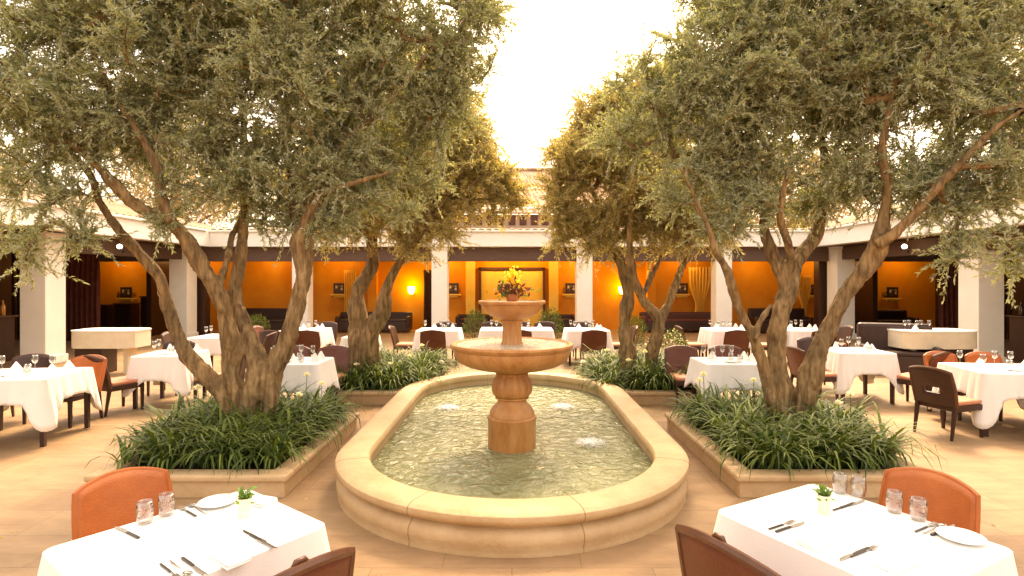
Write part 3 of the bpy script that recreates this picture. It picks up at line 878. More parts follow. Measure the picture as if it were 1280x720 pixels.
for x in (-6.72, -2.3, 2.3, 6.72): column(x, 17.98, .5)
for s in (-1, 1):
    for y in (17.75, 12.45, 7.1, 1.7): column(s * 10.42, y, .56)
# back wall with openings / panels
b = MB()
b.box((0, 21.15, 1.45), (33.6, .2, 2.9))
b.build('back_wall', M['orange_wall'], rb)
for s in (-1, 1):
    b = MB(); b.box((s * 16.9, 9.5, 1.45), (.2, 23, 2.9)); b.build('side_wall', M['soffit'], rb)
    b = MB(); b.box((s * 12.0, 19.0, 1.45), (.16, 1.0, 2.9)); b.build('partition', M['dark_wood'], rb)
    # dark timber screens between wing columns and the corner room
    b = MB()
    b.box((s * 10.15, 18.35, 1.45), (.36, .3, 2.9)); b.build('door_post', M['dark_wood'], rb)
    b = MB()
    for k in range(10): b.box((s * (13.95 + k * .16), 17.3, 1.45), (.07, .08, 2.86))
    b.build('timber_screen', M['dark_wood'], rb)
    b = MB(); b.box((s * 13.6, 17.6, 1.45), (.5, .12, 2.9)); b.build('timber_post', M['dark_wood'], rb)
    # wooden slatted wall in near bay
    b = MB()
    for k in range(26): b.box((s * 14.6, 4.0 + k * .36, 1.45), (.05, .24, 2.86))
    b.build('timber_panelling', M['rim_wood'], rb)
# piers that stand proud of the back wall
for i, x in enumerate((-7.9, -5.2, -1.55, 1.55, 5.2, 7.9)):
    b = MB(); b.box((x, 20.93, 1.45), (.34, .24, 2.9)); b.build('pilaster', M['yellow_wall' if abs(x) < 5 else 'orange_wall'], rb, bevel=.01)
# alcove frame in the centre
b = MB()
b.box((-1.2, 20.97, 1.15), (.08, .14, 2.3)); b.box((1.2, 20.97, 1.15), (.08, .14, 2.3)); b.box((0, 20.97, 2.28), (2.48, .14, .09))
b.build('alcove_frame', M['rim_wood'], rb)
b = MB(); b.box((0, 21.02, 1.1), (2.3, .05, 2.2)); b.build('alcove_panel', M['yellow_wall'], rb)
# wall shelves with niches
SH = [(-6.45, 1.3), (-2.2, 1.3), (2.2, 1.3), (6.35, 1.3), (11.2, 1.25), (14.2, 1.15), (-14.4, 1.15)]
for x, z in SH:
    b = MB(); b.box((x, 20.92, z), (.62, .24, .06)); b.box((x, 20.95, z - .07), (.4, .18, .07)); b.build('wall_shelf', M['yellow_wall'], rb, bevel=.01)
# roofs
tile_roof((-XW - .3, YB_ + .1, FZ1 + .07), (XW + .3, YB_ + .1, FZ1 + .07), (-XW - .3, 22.5, FZ1 + .5), (XW + .3, 22.5, FZ1 + .5), 'roof', M['tile'], rb, rows=14)
tile_roof((-XW - .1, 20, FZ1 + .07), (-XW - .1, -2, FZ1 + .07), (-15.5, 20, FZ1 + 1.6), (-15.5, -2, FZ1 + 1.6), 'roof', M['tile_brown'], rb, rows=16)
tile_roof((XW + .1, -2, FZ1 + .07), (XW + .1, 20, FZ1 + .07), (15.5, -2, FZ1 + 1.6), (15.5, 20, FZ1 + 1.6), 'roof', M['tile_brown'], rb, rows=16)

ub = thing('upper_storey_building', 'pale upper storey with small windows under a clay tiled hip roof', 'building', (0, 24, 0))
b = MB(); b.box((0, .6, 2.25), (14, 3.8, 4.5)); b.build('wall', M['tan_plaster'], ub)
b = MB(); b.box((0, -1.45, 4.62), (14.8, .5, .16)); b.build('cornice', M['fascia'], ub, bevel=.01)
for k in range(25):
    x = -5.4 + k * .45
    b = MB(); b.box((x, -1.33, 4.28), (.27, .06, .40)); w = b.build('window', M['rim_wood'], ub)
    b = MB(); b.box((x, -1.37, 4.28), (.21, .03, .32)); b.build('pane', M['red_leather'], w)
tile_roof((-7.6, -1.75, 4.72), (7.6, -1.75, 4.72), (-3.2, 2.6, 7.0), (3.2, 2.6, 7.0), 'roof', M['tile'], ub, rows=14)
b = MB(); b.add([(-7.6, -1.75, 4.7), (-3.2, 2.6, 7.0), (-7.6, 5, 4.7)], [(0, 1, 2)]); b.add([(7.6, -1.75, 4.7), (3.2, 2.6, 7.0), (7.6, 5, 4.7)], [(0, 2, 1)]); b.build('roof_hip', M['tile'], ub, solid=.06)
b = MB(); b.tube([(-3.3, 2.6, 7.06), (3.3, 2.6, 7.06)], .12, 10); b.build('ridge', M['tile_brown'], ub)

# pictures / ornaments on the shelves
def mk_picture():
    t = bpy.data.objects.new('framed_picture', None); COL.objects.link(t)
    b = MB(); b.box((0, 0, .2), (.42, .04, .40)); b.build('frame', M['dark_wood'], t, bevel=.006)
    b = MB(); b.box((0, -.025, .2), (.26, .012, .24)); b.build('picture', M['picture'], t)
    return t


PC = Proto(mk_picture)
SN = ['left of the left rear olive', 'just right of the second column left of centre', 'just left of the first column right of centre', 'seen past the right rear olive trunks',
      'behind the front right olive', 'in the far right room', 'in the far left room']
for (x, z), s in zip(SH, SN): PC.put((x, 20.9, z + .032), 0, 'small dark framed picture on the shelf ' + s, 'picture', 'pictures on wall shelves')


def ornament(x, z, n, s):
    t = thing('ornament', 'small dark ornament beside the picture on the wall shelf ' + s, 'ornament', (x, 20.87, z))
    b = MB(); b.lathe([(.04, 0), (.06, .05), (.045, .12), (.02, .17), (.03, .22), (.001, .24)], n=14); b.build('body', M['dark_bottle'], t, smooth=True)


for i in (4, 5, 6): ornament(SH[i][0] - .26, SH[i][1] + .031, i, SN[i])

# sconces
LAMPS = []
for x, nm in ((-3.75, 'left'), (4.1, 'right')):
    t = thing('wall_sconce', f'glowing yellow wall sconce on the orange wall, {nm} one', 'wall lamp', (x, 21.04, 1.45))
    b = MB(); b.box((0, -.02, 0), (.12, .04, .3)); b.build('backplate', M['black_metal'], t, bevel=.006)
    b = MB(); b.lathe([(.06, -.13), (.12, -.03), (.14, .10), (.13, .16), (.10, .16), (.05, -.1)], (0, -.17, 0), 20); b.build('lamp_shade', M['sconce'], t, smooth=True)
    b = MB(); b.tube([(0, -.03, -.1), (.1, -.14, -.14), (0, -.2, -.14)], .012, 6); b.build('arm', M['black_metal'], t)
    LAMPS.append((x, 20.75, 1.62, 30, (1, .66, .16), .12))


def mk_down():
    t = bpy.data.objects.new('ceiling_light', None); COL.objects.link(t)
    b = MB(); b.lathe([(.07, 0), (.09, 0), (.09, -.05), (.075, -.05), (.07, -.02)], n=20); b.build('housing', M['black_metal'], t)
    b = MB(); b.lathe([(.001, -.02), (.068, -.021)], n=20, cap=False); b.build('bulb', M['bulb'], t)
    return t


DL = Proto(mk_down)
for i, x in enumerate((-14.5, -11.5, -8.9, -6.4, -2.4, -.6, .6, 2.4, 6.3, 8.9, 11.3, 14.4)):
    DL.put((x, 20.2, 2.9), 0, 'small recessed ceiling light inside the arcade in front of the orange wall', 'ceiling light', 'ceiling lights along the orange wall')
    LAMPS.append((x, 20.2, 2.8, 18 if abs(x) > 2.5 else 34, (1, .62, .22), .06))
# spotlights on the wing beams
for s, nm in ((-1, 'left'), (1, 'right')):
    for j in range(1):
        t = thing('spotlight', f'small white globe spotlight under the {nm} wing beam', 'spotlight', (s * 9.95, 14.2, 2.9))
        b = MB(); b.tube([(0, 0, 0), (0, 0, -.14)], .012, 8); b.build('stem', M['black_metal'], t)
        b = MB(); b.lathe([(.001, -.26), (.045, -.245), (.065, -.2), (.045, -.155), (.001, -.14)], n=16); b.build('globe', M['bulb'], t, smooth=True)
        b = MB(); b.lathe([(.001, -.36), (.03, -.35), (.03, -.30), (.012, -.265)], (.09, 0, .0), n=12); b.build('pendant', M['black_metal'], t, smooth=True)
for i, (x, y, z, p, c, r) in enumerate(LAMPS):
    ld = bpy.data.lights.new('interior_lamp', 'POINT'); ld.energy = p; ld.color = c; ld.shadow_soft_size = r
    lo = bpy.data.objects.new('interior_lamp', ld); lo.location = (x, y, z - .08); COL.objects.link(lo)


# curtains
def curtain(x, y, w, h, mat, label, waist=None, amp=.05, rz=0, folds=7):
    b = MB()
    def fn(u, v):
        z = h * (1 - v); ww = w
        if waist: ww = w * (1 - (1 - waist) * math.exp(-((v - .62) / .22) ** 2))
        return ((u - .5) * ww, amp * math.sin(u * folds * 6.28 + 1.2 * math.sin(v * 3)) * (.6 + .4 * v), z)
    b.grid(fn, folds * 10, 16)
    o = b.build('curtain', mat, solid=.008, smooth=True, loc=(x, y, .02), rz=rz); return tag(o, label, 'curtain')


curtain(-13.0, 16.9, 1.1, 2.8, M['red_curtain'], 'dark red floor-length curtain in the left wing beside the near pillar')
curtain(13.4, 16.9, 1.0, 2.8, M['red_curtain'], 'dark red floor-length curtain in the right wing beside the near pillar')
curtain(-13.6, 9.3, 1.2, 2.8, M['rim_wood'], 'brown curtain behind the near left table at the picture edge', rz=rad(60))
curtain(6.9, 20.6, .8, 2.3, M['gold_curtain'], 'golden curtain tied at its waist seen past the right rear olive', .35)
curtain(10.75, 20.6, .5, 2.0, M['gold_curtain'], 'narrow golden curtain tied low behind the front right olive', .3)
curtain(-6.0, 20.75, .45, 2.2, M['gold_curtain'], 'straight golden curtain left of the left rear olive trunk')
curtain(-3.1, 20.75, .35, 2.2, M['rim_wood'], 'narrow brown curtain beside the left wall sconce')


# ------------------------------------------------------------------ chairs
def mk_chair(panel, seat, frame='dark_wood', hole=False, rim='rim_wood', grip=False):
    def mk():
        t = bpy.data.objects.new('dining_chair', None); COL.objects.link(t)
        W = .235
        for sx in (-1, 1):
            b = MB(); b.box((sx * (W - .02), .21, .20), (.042, .042, .40), taper=.72); b.build('leg', M[frame], t, bevel=.004)
            b = MB(); b.add([(sx * (W - .02) + a * (.5 if z < .1 else 1), (-.225 if z > .1 else -.285) + c * (.55 if z < .1 else 1), z) for z in (0, .42) for a, c in ((-.021, -.021), (.021, -.021), (.021, .021), (-.021, .021))],
                            [(0, 3, 2, 1), (4, 5, 6, 7), (0, 1, 5, 4), (1, 2, 6, 5), (2, 3, 7, 6), (3, 0, 4, 7)])
            b.build('leg', M[frame], t)
        b = MB(); b.box((0, 0, .385), (2 * W, .46, .075)); b.build('seat_frame', M[frame], t, bevel=.008)
        b = MB(); b.box((0, .01, .450), (2 * W - .02, .43, .055)); b.build('seat', M[seat], t, bevel=.02)
        def pos(u, v):
            x = (u - .5) * 2 * (W + .012 * math.sin(math.pi * v))
            bow = -.055 * (1 - (2 * u - 1) ** 2)
            top = .045 * (1 - (2 * u - 1) ** 2)
            z = .40 + v * (.44 + top * 1)
            y = -.225 - .10 * v ** 1.3 + bow * (.4 + .6 * v)
            return Vector((x, y, z))
        mb = MB(); nu, nv = 16, 12
        vs = [pos(i / nu, j / nv) for j in range(nv + 1) for i in range(nu + 1)]
        fs = []
        for j in range(nv):
            for i in range(nu):
                if hole and 5 <= i < 11 and 4 <= j < 6: continue
                fs.append((j * (nu + 1) + i, j * (nu + 1) + i + 1, (j + 1) * (nu + 1) + i + 1, (j + 1) * (nu + 1) + i))
        mb.add(vs, fs); mb.build('backrest', M[panel], t, smooth='auto', solid=.030)
        path = [pos(0, v / 8) for v in range(9)] + [pos(i / 12, 1) for i in range(1, 13)] + [pos(1, 1 - v / 8) for v in range(1, 9)]
        b = MB(); b.tube([p + Vector((0, -.004, 0)) for p in path], .0185, 6); b.build('back_frame', M[rim], t, smooth='auto')
        # grab tab at the top centre of the back
        if not grip: return t
        b = MB(); q = pos(.5, 1); b.tube([q + Vector((-.026, .012, .004)), q + Vector((-.016, .014, .02)), q + Vector((.016, .014, .02)), q + Vector((.026, .012, .004))], .011, 8); b.build('grip', M[rim], t, smooth=True)
        return t
    return Proto(mk)


CH = {'orange': mk_chair('orange_leather', 'orange_leather', rim='orange_leather'), 'dark': mk_chair('brown_leather', 'seat_tan'),
      'near': mk_chair('red_leather', 'red_leather', rim='rim_wood', grip=True),
      'hole': mk_chair('brown_leather', 'seat_tan', hole=True), 'red': mk_chair('red_leather', 'seat_tan')}
CN = {'orange': 'orange leather chair', 'dark': 'dark brown leather chair', 'near': 'walnut-framed red-brown chair', 'hole': 'dark chair with slotted back', 'red': 'red-brown leather chair'}


def chair(kind, x, y, face, desc, sc=None):
    """face = compass direction (degrees, 0 = +Y, 90 = +X) the sitter looks"""
    return CH[kind].put((x, y, 0), rad(-face), CN[kind] + ' ' + desc, 'chair', 'dining chairs', sc)


# ------------------------------------------------------------------ tables
def cloth_mesh(hx, hy, z, drop, corner=0.0, amp=.012, waves=26, r=.05, seed=0, flare=.03):
    """square tablecloth: top plus a rippled skirt; corners hang lower by `corner`"""
    n = 36; per = []
    for side in range(4):
        for k in range(n):
            t = k / n * 2 - 1
            t = math.copysign(abs(t) ** .8, t)
            x, y = [(t * hx, -hy), (hx, t * hy), (-t * hx, hy), (-hx, -t * hy)][side]
            nx, ny = [(0, -1), (1, 0), (0, 1), (-1, 0)][side]
            dc = min(hx - abs(x), hy) if side % 2 == 0 else min(hy - abs(y), hx)
            dc = max(0, dc)
            if dc < r:                          # round the corner a little
                k_ = (1 - dc / r)
                nx += k_ * math.copysign(.9, x) * (1 if side % 2 == 0 else 0); ny += k_ * math.copysign(.9, y) * (1 if side % 2 else 0)
                l = math.hypot(nx, ny); nx /= l; ny /= l
                x -= math.copysign(r * .3 * k_ ** 2, x); y -= math.copysign(r * .3 * k_ ** 2, y)
            per.append((x, y, nx, ny, dc))
    m = len(per); mb = MB(); vs = []; fs = []
    rings = 5
    for j in range(1, rings + 1):
        f = j / rings * .985
        for x, y, nx, ny, dc in per:
            vs.append((x * f, y * f, z + .0012 * noise.noise(Vector((x * f * 7, y * f * 7, seed)))))
    rows = 8
    for j in range(0, rows + 1):
        f = j / rows
        for i, (x, y, nx, ny, dc) in enumerate(per):
            rip = amp * f * (math.sin(i / m * waves * 6.283 + seed) + .6 * math.sin(i / m * waves * 2.3 * 6.283 + seed * 2) + 1.0)
            cc = math.exp(-(dc / .13) ** 2)
            h = drop + corner * cc + .01 * noise.noise(Vector((i * .1, seed, 0)))
            off = .004 + flare * f + rip + cc * .05 * f
            zz = z - .004 - h * f if j else z - .003
            vs.append((x + nx * off, y + ny * off, zz))
    c = len(vs); vs.append((0, 0, z))
    for i in range(m): fs.append((c, i, (i + 1) % m))
    for j in range(rings + rows):
        for i in range(m):
            i2 = (i + 1) % m; fs.append((j * m + i, (j + 1) * m + i, (j + 1) * m + i2, j * m + i2))
    return mb.add(vs, fs)


def mk_table(hx, hy):
    t = bpy.data.objects.new('dining_table', None); COL.objects.link(t)
    b = MB(); b.prism([(-hx + .06, -hy + .015), (hx - .06, -hy + .015), (hx - .015, -hy + .06), (hx - .015, hy - .06), (hx - .06, hy - .015), (-hx + .06, hy - .015), (-hx + .015, hy - .06), (-hx + .015, -hy + .06)], .71, .74); b.build('tabletop', M['dark_wood'], t)
    for sx in (-1, 1):
        for sy in (-1, 1):
            b = MB(); b.box((sx * (hx - .05), sy * (hy - .05), .355), (.055, .055, .71), taper=.8); b.build('leg', M['dark_wood'], t)
    return t


def table(x, y, hx, hy, rz, desc, drop=.3, corner=.15, round_=False, seed=0, amp=.012, waves=22):
    t = mk_table(hx, hy); t.location = (x, y, 0); t.rotation_euler.z = rz
    tag(t, 'wooden table under cloth ' + desc, 'table', 'cloth-covered dining tables')
    o = cloth_mesh(hx, hy, .752, drop, corner, seed=seed, amp=amp, waves=waves).build('tablecloth', M['linen'], smooth='auto', loc=(x, y, 0), rz=rz, solid=.003)
    tag(o, 'white tablecloth on the table ' + desc, 'tablecloth', 'white tablecloths')
    return t


# near left / near right
tl = (-1.37, 2.393); al = math.atan2(-.791, -.611); hxl, hyl = .425, .36
tr = (1.507, 2.47); ar = math.atan2(-.877, .48); hxr, hyr = .43, .38
DL_, DR_ = 'nearest the viewer on the left', 'nearest the viewer on the right'
table(tl[0], tl[1], hxl, hyl, al, DL_, drop=.34, corner=.08, seed=1, amp=.006, waves=9)
table(tr[0], tr[1], hxr, hyr, ar, DR_, drop=.34, corner=.08, seed=2, amp=.006, waves=9)
nl = (-.791, .611); nr = (.877, .48)       # outward normals of the far long sides


def face_to(dx, dy): return math.degrees(math.atan2(dx, dy))


chair('orange', tl[0] + nl[0] * .50, tl[1] + nl[1] * .50, face_to(-nl[0], -nl[1]), 'on the far side of the nearest left table', (.85, .9, .96))
chair('near', tl[0] - nl[0] * .50, tl[1] - nl[1] * .50, face_to(*nl), 'seen from behind at the nearest left table', (.98, .9, 1.0))
chair('orange', tr[0] + .76 * .50, tr[1] + .50 * .50, face_to(-.84, -.50), 'on the far side of the nearest right table', (.85, .9, .96))
chair('near', tr[0] - nr[0] * .52, tr[1] - nr[1] * .52, face_to(*nr), 'seen from behind at the nearest right table', (.98, .9, 1.0))


# tableware ------------------------------------------------------------------
def mk_glass():
    t = MB(); t.lathe([(.001, 0), (.026, .001), (.030, .006), (.036, .04), (.036, .065), (.030, .10), (.0285, .10), (.0345, .065), (.0345, .04), (.028, .009), (.001, .007)], n=28)
    return t.build('tumbler', M['glass'], smooth=True)


def mk_wine():
    t = bpy.data.objects.new('wine_glass', None); COL.objects.link(t)
    b = MB(); b.lathe([(.001, 0), (.032, .001), (.032, .003), (.006, .008), (.004, .02), (.004, .075), (.008, .085)], n=20); b.build('foot', M['glass'], t, smooth=True)
    b = MB(); b.lathe([(.005, .084), (.026, .10), (.035, .13), (.032, .165), (.028, .185), (.027, .185), (.031, .165), (.0335, .13), (.025, .102), (.002, .088)], n=20); b.build('bowl', M['glass'], t, smooth=True)
    return t


def mk_plate():
    b = MB(); b.lathe([(.001, 0), (.045, 0), (.05, .004), (.085, .014), (.088, .017), (.085, .018), (.05, .008), (.001, .006)], n=40)
    return b.build('plate', M['porcelain'], smooth=True)


def mk_fork():
    t = bpy.data.objects.new('fork', None); COL.objects.link(t)
    b = MB(); b.box((0, -.045, .005), (.009, .10, .006)); b.build('handle', M['black_handle'], t, bevel=.002)
    b = MB(); b.box((0, .02, .005), (.006, .035, .003)); b.box((0, .043, .005), (.020, .02, .003))
    for k in (-1.5, -.5, .5, 1.5): b.box((k * .0056, .068, .006), (.003, .034, .0025))
    b.build('tines', M['steel'], t); return t


def mk_knife():
    t = bpy.data.objects.new('knife', None); COL.objects.link(t)
    b = MB(); b.box((0, -.045, .005), (.012, .10, .008)); b.build('handle', M['black_handle'], t, bevel=.002)
    b = MB(); b.prism([(-.006, .006), (.006, .006), (.010, .05), (.007, .095), (-.006, .115)], .003, .0055); b.build('blade', M['steel'], t); return t


def mk_spoon():
    t = bpy.data.objects.new('spoon', None); COL.objects.link(t)
    b = MB(); b.tube([(0, -.09, .005), (0, -.02, .006), (0, .045, .006)], [.004, .003, .0025], 6); b.build('handle', M['steel'], t, smooth=True)
    b = MB(); b.grid(lambda u, v: ((v * .016) * math.cos(u * 6.283), .066 + v * .024 * math.sin(u * 6.283), .002 + .006 * v * v), 18, 4); b.build('bowl', M['steel'], t, smooth=True, solid=.0015); return t


def mk_napkin():
    b = MB(); b.box((0, 0, .005), (.09, .17, .008)); b.box((.004, 0, .0125), (.085, .165, .006)); b.box((.0, .002, .018), (.088, .16, .004))
    return b.build('napkin', M['linen'], bevel=.003)


def mk_fold():
    b = MB()
    b.add([(-.06, -.05, 0), (.06, -.05, 0), (.06, .05, 0), (-.06, .05, 0), (0, -.012, .11), (.0, .012, .11)], [(0, 3, 2, 1), (0, 1, 4), (1, 2, 5, 4), (2, 3, 5), (3, 0, 4, 5)])
    return b.build('folded_napkin', M['linen'])


def mk_vase():
    t = bpy.data.objects.new('candle_vase', None); COL.objects.link(t)
    b = MB(); b.lathe([(.001, 0), (.026, 0), (.028, .005), (.029, .085), (.026, .085), (.024, .02), (.001, .018)], n=24); b.build('holder', M['candle'], t, smooth='auto')
    n = 34; P = np.tile(np.array([[0, 0, .085]]), (n, 1)) + np.random.normal(size=(n, 3)) * .012; D = np.random.normal(size=(n, 3)); D[:, 2] = abs(D[:, 2]) * .7
    leaves_mesh('sprig', M['sprig'], P, D, np.random.uniform(.035, .06, n), np.random.uniform(.014, .022, n), t)
    b = MB()
    for k in range(5): b.tube([(0, 0, .02), (.015 * math.cos(k * 1.3), .015 * math.sin(k * 1.3), .11)], .0018, 4)
    b.build('stems', M['sprig'], t); return t


PR = {k: Proto(v) for k, v in dict(glass=mk_glass, wine=mk_wine, plate=mk_plate, fork=mk_fork, knife=mk_knife, spoon=mk_spoon, napkin=mk_napkin, fold=mk_fold, vase=mk_vase).items()}
ZT = .7545


def put(k, px, py, rz, label, cat, group=None):
    x, y, z = at(px, py, ZT)
    return PR[k].put((x, y, ZT), rz, label, cat, group)


rl = math.atan2(.611, -.791) - math.pi / 2      # items lie along the short axis
rr_ = math.atan2(.48, .877) - math.pi / 2
put('glass', 181, 654, 0, 'clear tumbler at the far edge of the near left table, left one', 'glass', 'tumblers on the near left table')
put('glass', 208, 644, 0, 'clear tumbler at the far edge of the near left table, right one', 'glass', 'tumblers on the near left table')
put('plate', 272, 630, 0, 'white side plate at the far corner of the near left table', 'plate')
put('vase', 305, 645, .3, 'cream candle vase with a green sprig on the near left table', 'vase')
put('napkin', 322, 628, rl + .3, 'folded white napkin behind the vase on the near left table', 'napkin')
put('napkin', 286, 700, rl, 'folded white napkin at the near edge of the near left table', 'napkin')
put('knife', 160, 667, rl + .1, 'black-handled knife lying left of the near left table centre', 'knife')
for (px, py, k, s) in ((234, 640, 'fork', 'fork left of the side plate on the near left table'), (247, 637, 'spoon', 'spoon left of the side plate on the near left table'),
                       (213, 716, 'fork', 'fork at the near left table edge beside a spoon and knife'), (225, 712, 'spoon', 'spoon at the near left table edge between fork and knife'), (241, 708, 'knife', 'knife at the near left table edge beside a spoon'),
                       (318, 672, 'fork', 'black-handled fork near the right corner of the near left table'), (327, 677, 'knife', 'black-handled knife near the right corner of the near left table')):
    put(k, px, py, rl + (math.pi if py > 665 else 0), s, k)
put('plate', 1201, 674, 0, 'white side plate at the right corner of the near right table', 'plate')
put('vase', 1030, 641, 1, 'cream candle vase with a green sprig on the near right table', 'vase')
put('glass', 1118, 640, 0, 'clear tumbler beside the orange chair on the near right table, left one', 'glass', 'tumblers on the near right table')
put('glass', 1148, 650, 0, 'clear tumbler beside the orange chair on the near right table, right one', 'glass', 'tumblers on the near right table')
put('glass', 1050, 616, 0, 'clear tumbler at the far corner of the near right table, left one', 'glass', 'tumblers at the far corner of the near right table')
put('glass', 1073, 620, 0, 'clear tumbler at the far corner of the near right table, right one', 'glass', 'tumblers at the far corner of the near right table')
put('napkin', 1020, 678, rr_, 'folded white napkin at the near edge of the near right table', 'napkin')
put('napkin', 1120, 706, rr_, 'folded white napkin at the bottom corner of the near right table', 'napkin')
for (px, py, k, s) in ((1056, 634, 'fork', 'fork behind the vase on the near right table'), (1065, 631, 'knife', 'knife behind the vase on the near right table'),
                       (978, 657, 'fork', 'fork near the left corner of the near right table'), (987, 660, 'knife', 'knife near the left corner of the near right table'),
                       (1069, 693, 'knife', 'black-handled knife near the front edge of the near right table'), (1081, 690, 'fork', 'black-handled fork near the front edge of the near right table'),
                       (1158, 660, 'fork', 'fork left of the side plate on the near right table'), (1168, 662, 'spoon', 'spoon left of the side plate on the near right table'), (1178, 664, 'knife', 'knife left of the side plate on the near right table')):
    put(k, px, py, rr_ + (math.pi if k != 'fork' and py > 665 else 0), s, k)

# other tables: x, y, half x, half y, rz, description, drop, corner, settings
TB = [
    (-5.75, 6.55, .54, .45, rad(8), 'at the far left picture edge', .26, .30),
    (-5.12, 8.42, .37, .40, rad(4), 'second from the left, beyond the front left planter', .34, .22),
    (-5.7, 11.0, .45, .42, 0, 'glimpsed left of the front left olive stems', .32, .15),
    (-2.95, 7.62, .42, .36, 0, 'just behind the front left planter', .35, .12),
    (-4.6, 12.5, .45, .42, 0, 'in front of the second column from the left', .34, .12),
    (-2.95, 10.95, .30, .30, 0, 'small one beside the left rear olive trunk', .3, .12),
    (-1.62, 12.5, .46, .44, 0, 'in front of the left centre column', .34, .12),
    (.1, 12.6, .80, .45, 0, 'directly behind the fountain', .34, .12),
    (1.66, 12.5, .46, .44, 0, 'in front of the right centre column', .34, .12),
    (4.8, 12.5, .46, .44, 0, 'by the column right of the rear olive', .34, .12),
    (2.95, 7.62, .42, .36, 0, 'just behind the front right planter', .32, .12),
    (6.45, 12.5, .42, .42, 0, 'glimpsed between the front right olive stems', .34, .12),
    (5.35, 8.75, .41, .40, rad(-3), 'second from the right, beyond the front right planter', .3, .30),
    (6.15, 6.95, .55, .45, rad(-8), 'at the far right picture edge', .28, .36),
]
for i, (x, y, hx, hy, rz, d, dr, co) in enumerate(TB):
    table(x, y, hx, hy, rz, d, drop=dr, corner=co, seed=i + 3, amp=.012)
    rnd = random.Random(i * 17)
    cr, sr = math.cos(rz), math.sin(rz)
    def loc(a, b): return (x + a * cr - b * sr, y + a * sr + b * cr, ZT)
    for k, (a, bb) in enumerate(((-.6, -.2), (-.35, .55), (.35, .5), (.62, -.1), (.1, .1), (-.15, -.5), (-.7, .45), (.3, -.45), (.0, .62), (.66, .5))):
        kind = ('wine', 'fold', 'wine', 'fold', 'glass', 'plate', 'wine', 'glass', 'wine', 'fold')[k]
        if kind == 'plate' and y > 9: continue
        nm = {'wine': 'stemmed wine glass', 'fold': 'standing folded napkin', 'glass': 'clear tumbler', 'plate': 'white plate'}[kind]
        PR[kind].put(loc(a * hx + rnd.uniform(-.04, .04), bb * hy + rnd.uniform(-.04, .04)), rnd.uniform(0, 3), f'{nm} on the table {d}', {'wine': 'wine glass', 'fold': 'napkin', 'glass': 'glass', 'plate': 'plate'}[kind], f'{nm}s on the table {d}')

# chairs round them
C = [('dark', -6.0, 5.72, 8, 'at the near side of the far left table'), ('orange', -5.72, 7.22, 184, 'on the far side of the far left table'), ('dark', -6.5, 7.35, 170, 'behind the far left table at the picture edge'),
     ('dark', -5.58, 7.92, 24, 'seen from behind left of the second table from the left'), ('dark', -4.35, 8.3, -80, 'right of the second table from the left'), ('dark', -5.6, 9.15, 175, 'behind the second table from the left'),
     ('dark', -6.4, 11.0, 90, 'left of the table glimpsed left of the olive'), ('dark', -5.0, 10.9, -90, 'right of the table glimpsed left of the olive'),
     ('red', -3.35, 8.3, 178, 'behind the table behind the front left planter'), ('red', -2.75, 8.3, 182, 'rightmost one behind the table behind the front left planter'),
     ('dark', -4.9, 11.75, 5, 'at the near side of the table by the second column'), ('red', -4.2, 11.7, -4, 'beside the dark chair at the table by the second column'),
     ('red', -5.35, 12.5, 90, 'left of the table by the second column'), ('dark', -4.5, 13.3, 180, 'behind the table by the second column'),
     ('red', -1.62, 11.75, 0, 'at the near side of the left centre column table'), ('dark', -2.35, 12.5, 90, 'left of the left centre column table'), ('dark', -1.6, 13.25, 180, 'behind the left centre column table'),
     ('dark', -.5, 13.4, 180, 'behind the fountain table, left one'), ('dark', .2, 13.4, 180, 'behind the fountain table, middle one'), ('dark', .8, 13.4, 180, 'behind the fountain table, right one'), ('red', .15, 11.8, 0, 'hidden behind the fountain stem at the fountain table'),
     ('red', 1.68, 11.75, 0, 'at the near side of the right centre column table'), ('dark', 2.4, 12.5, -90, 'right of the right centre column table'), ('dark', 1.7, 13.25, 180, 'behind the right centre column table'),
     ('red', 4.6, 11.75, 0, 'in front of the table by the column past the olive'), ('dark', 4.05, 12.5, 90, 'left of the table by the column right of the olive'), ('dark', 5.55, 12.4, -90, 'right of the table by the column right of the olive'),
     ('red', 2.6, 8.3, 180, 'behind the table behind the front right planter'), ('red', 3.3, 8.35, 180, 'rightmost one behind the table behind the front right planter'), ('dark', 3.55, 7.35, -60, 'right of the table behind the front right planter'),
     ('dark', 6.4, 11.8, 0, 'in front of the table between olive stems'), ('dark', 7.2, 12.6, -90, 'right of the table glimpsed between olive stems'),
     ('red', 4.65, 8.6, 85, 'left of the second table from the right'), ('red', 5.95, 8.25, -30, 'seen from behind at the second table from the right'), ('dark', 5.3, 9.6, 180, 'behind the second table from the right'),
     ('hole', 5.25, 6.72, 72, 'left of the far right table'), ('orange', 6.1, 7.62, 174, 'on the far side of the far right table, left one'), ('orange', 6.62, 7.55, 180, 'on the far side of the far right table, right one'), ('dark', 6.25, 6.1, -8, 'at the near side of the far right table')]
for k, x, y, f, d in C: chair(k, x, y, f, d, (1, 1, .93))


# ------------------------------------------------------------------ sofas, counters, bar
def sofa(x, y, w, rz, label, h=.85, mat='brown_leather', curved=False):
    t = thing('sofa', label, 'sofa', (x, y, 0), rz)
    b = MB(); b.box((0, .05, .22), (w, .62, .32)); b.build('base', M['dark_wood'], t, bevel=.02)
    b = MB(); b.box((0, .0, .42), (w - .26, .55, .09)); b.build('seat', M[mat], t, bevel=.03)
    b = MB(); b.box((0, .34, h / 2 + .1), (w, .16, h - .2)); b.build('backrest', M[mat], t, bevel=.06)
    for s in (-1, 1):
        b = MB(); b.box((s * (w / 2 - .06), .0, .36), (.14, .6, .42)); b.build('armrest', M[mat], t, bevel=.05)


